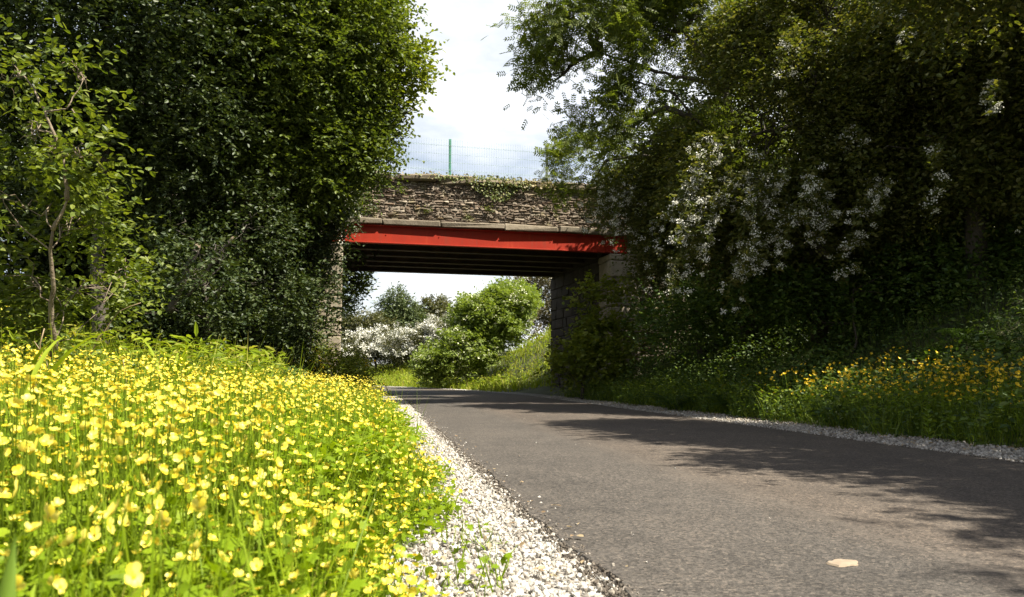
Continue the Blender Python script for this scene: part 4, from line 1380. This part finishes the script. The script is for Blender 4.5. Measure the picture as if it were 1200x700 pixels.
# ------------------------------------------------------------------ single plants and small things
def reed(px, D, h, label, nb=9, w=.011):
    p = P(px, 439, D); p[2] = H(p[0], p[1])
    e = thing('reed_grass', label, 'grass plant', p)
    for k in range(nb):
        a = rng.random() * 6.28
        hh = h * (.7 + .4 * rng.random()); rch = hh * (.25 + .5 * rng.random())
        t = np.linspace(0, 1, 9)
        c = np.stack([math.cos(a) * rch * t ** 1.7, math.sin(a) * rch * t ** 1.7, hh * (t * 1.25 - .35 * t ** 3)], -1)
        s_ = np.array([-math.sin(a), math.cos(a), 0]) * (w * np.sin(math.pi * (.12 + .88 * t)) ** .6)[:, None]
        V = np.stack([c - s_, c + [0, 0, -.3 * w], c + s_], 1).reshape(-1, 3)
        F = [(i * 3 + j, i * 3 + j + 1, i * 3 + j + 4, i * 3 + j + 3) for i in range(8) for j in range(2)]
        mk('blade', [(V, [np.array(F)])], 'grass', parent=e, smooth=True)
    return e


def tall_weed(px, D, h, ll, label, matn='fern', name='tall_weed', tmpl=LANCE, n=18):
    p = P(px, 439, D); p[2] = H(p[0], p[1])
    e = thing(name, label, 'weed', p)
    pts = curve(p, p + [rng.normal() * .05, rng.normal() * .05, h], 0, .01, 8)
    mk('stem', [tube(pts, np.linspace(.005, .002, 8), 5)], 'stem', parent=e, org=p)
    t = np.linspace(.15, 1, n)
    pos = np.stack([np.interp(t, np.linspace(0, 1, 8), pts[:, i]) for i in range(3)], -1)
    a = np.arange(n) * 2.4
    ld = nrm(np.stack([np.cos(a), np.sin(a), .45 + .5 * t], -1))
    mk('foliage', [scatter(tmpl[0], tmpl[1], frames(ld, nrm(np.array([0, 0, 1.0]) + rng.normal(size=(n, 3)) * .2)), pos, ll * (1.15 - .6 * t))], matn, parent=e, org=p)
    return e


tall_weed(263, 7.4, .62, .13, 'tall leafy weed dark against the left shade', 'fern')
tall_weed(283, 7.8, .5, .10, 'shorter leafy weed right of the tall one in the left shade', 'fern')
tall_weed(318, 8.2, .5, .10, 'slender weed in front of the dark gap beside the left pier', 'fern')
tall_weed(300, 8.0, .45, .09, 'thin weed between the two slender weeds at the left shade', 'fern')
reed(200, 4.6, .62, 'broad bladed grass plant arching over the buttercups')
reed(215, 5.0, .58, 'second broad bladed grass plant arching right beside the ferns')
reed(398, 5.6, .42, 'upright grass plant in the buttercups near the gravel')
reed(12, 2.6, .62, 'bladed plant at the left picture edge among buttercups')
tall_weed(845, 10.2, .5, .12, 'yellowish leafy stem standing at the left end of the right bank flowers', 'grass', 'tall_weed', OVAL, 20)
tall_weed(868, 10.0, .42, .11, 'stem with yellowing leaves on the right bank just right of the taller yellowish stem', 'grass', 'tall_weed', OVAL, 18)
tall_weed(1085, 5.75, .26, .075, 'bright broad leaved weed at the edge of the right hand gravel', 'fern', 'tall_weed', OVAL, 16)
tall_weed(1118, 5.6, .22, .075, 'lower bright leaved weed just right of the broad leaved one', 'fern', 'tall_weed', OVAL, 14)

# dead stalks
for (pts_, D, r, lab) in (([(28, 540), (38, 480), (46, 430), (52, 385)], 3.0, .004, 'tall bare dead stalk at the far left of the verge'), ([(140, 560), (143, 500), (146, 455), (144, 420)], 3.2, .0025, 'thin pale dead stalk rising from the buttercups'),
                          ([(20, 520), (60, 440), (40, 400)], 4.2, .004, 'bent brown dead stem in front of the sunlit shrub'), ([(98, 430), (115, 400), (130, 370), (165, 355)], 5.2, .005, 'curved brown twig lying across the foot of the sunlit shrub')):
    q = np.array([P(a, b_, D) for a, b_ in pts_])
    t = np.linspace(0, 1, len(q)); tt = np.linspace(0, 1, 9)
    c = np.stack([np.interp(tt, t, q[:, i]) for i in range(3)], -1)
    c[0, 2] = H(c[0, 0], c[0, 1])
    c[1:-1] += rng.normal(size=(7, 3)) * .008
    tag(mk('dead_stalk', [tube(c, np.linspace(r, r * .5, 9), 6)], 'dry', org=c[0], smooth=True), lab, 'stalk')

# dock plant, out of focus, bottom left
def dock_leaf(length, width, bend, seed):
    r = np.random.default_rng(seed)
    n = 9
    V, F = [], []
    for i, t in enumerate(np.linspace(0, 1, n)):
        w = width * (math.sin(math.pi * min(1, .06 + .94 * t)) ** .7) * (1 - .25 * t)
        y, z = length * (t * .55), length * (t - bend * t * t)
        for q in (-1, -.5, 0, .5, 1):
            V.append((q * w, y * .35, z + .18 * w * abs(q) + .012 * math.sin(9 * t + 3 * q) * (abs(q))))
    for i in range(n - 1):
        for j in range(4):
            a = i * 5 + j
            F.append((a, a + 1, a + 6, a + 5))
    return np.array(V), [np.array(F)]


MT['dock'] = leaf_mat('dock', [(0.10, 0.17, 0.02), (0.14, 0.21, 0.025)], .35, .6, .15)
dp = np.array([-.275, .57, 0.0]); dp[2] = H(dp[0], dp[1])
dk = thing('dock_plant', 'large blurred green dock leaves in the bottom left corner', 'plant', dp)
for k, (rz, ln, w, bd) in enumerate(((.35, .50, .030, .10), (-.3, .44, .026, .15), (.7, .47, .028, .2), (.1, .36, .024, .25))):
    o = mk('leaf', [dock_leaf(ln, w, bd, k)], 'dock', parent=dk, smooth=True)
    o.rotation_euler = (0, (-.22, -.05, -.12, .08)[k], rz)

# pale dried patch on the path
c = P(988, 661, 1.0)
r_ = c - CP
k = (.02 - CAM_H) / r_[2]
c = CP + r_ * k
n = 22
a = np.linspace(0, 2 * math.pi, n, endpoint=False)
rr = 1 + .18 * np.sin(2 * a + .5) + .10 * np.sin(5 * a) + rng.normal(size=n) * .05
ring = np.stack([.040 * rr * np.cos(a), .034 * rr * np.sin(a), np.zeros(n)], -1)
V = np.concatenate([ring + c + [0, 0, .001], ring * [.88, .88, 1] + c + [0, 0, .005], [c + [0, 0, .006]]])
Fq = np.array([(i, (i + 1) % n, n + (i + 1) % n, n + i) for i in range(n)])
Ft = np.array([(n + i, n + (i + 1) % n, 2 * n) for i in range(n)])
tag(mk('dried_mud', [(V, [Fq, Ft])], 'patch', org=c), 'flat pale beige patch of dried mud on the asphalt', 'mud patch')

# tiny grit and leaf crumbs lying on the asphalt
g = stones(45, -HW + .05, HW - .05, 1.6, 14, .002, .0045, .021)
mk('grit', [g], 'stone_grey', kind='stuff')
m = 1500
Y = 1.8 + 12 * rng.random(m) ** 1.3
d = np.where(rng.random(m) < .85, HW + .75 * rng.random(m) ** .6 - .06, -HW + .5 * (rng.random(m) - .8))
pos = np.stack([cx(Y) + d, Y, np.full(m, .03)], -1)
mk('leaf_litter', [scatter(OVAL[0], OVAL[1], frames(nrm(rng.normal(size=(m, 3)) * [1, 1, .15]), nrm(np.array([0, 0, 1.0]) + rng.normal(size=(m, 3)) * .35)), pos, .010 + .018 * rng.random(m))], 'dry', kind='stuff')
# seedlings creeping onto the gravel
tuft = []
for (px, py) in ((505, 560), (470, 545), (545, 640), (520, 600), (560, 690), (600, 520), (495, 520)):
    r_ = P(px, py, 1.0) - CP
    q = CP + r_ * ((.01 - CAM_H) / r_[2])
    if q[0] > cx(q[1]) - HW - .02:
        continue
    pp = np.repeat(q[None], 26, 0) + rng.normal(size=(26, 3)) * [.05, .08, 0]
    tuft.append(herb(pp, .0, .07, .022, LOBED, .4, .01))
    tuft.append(blades(pp, .05, .13, .004))
mk('creeping_weeds', tuft, 'verge_leaf', kind='stuff')
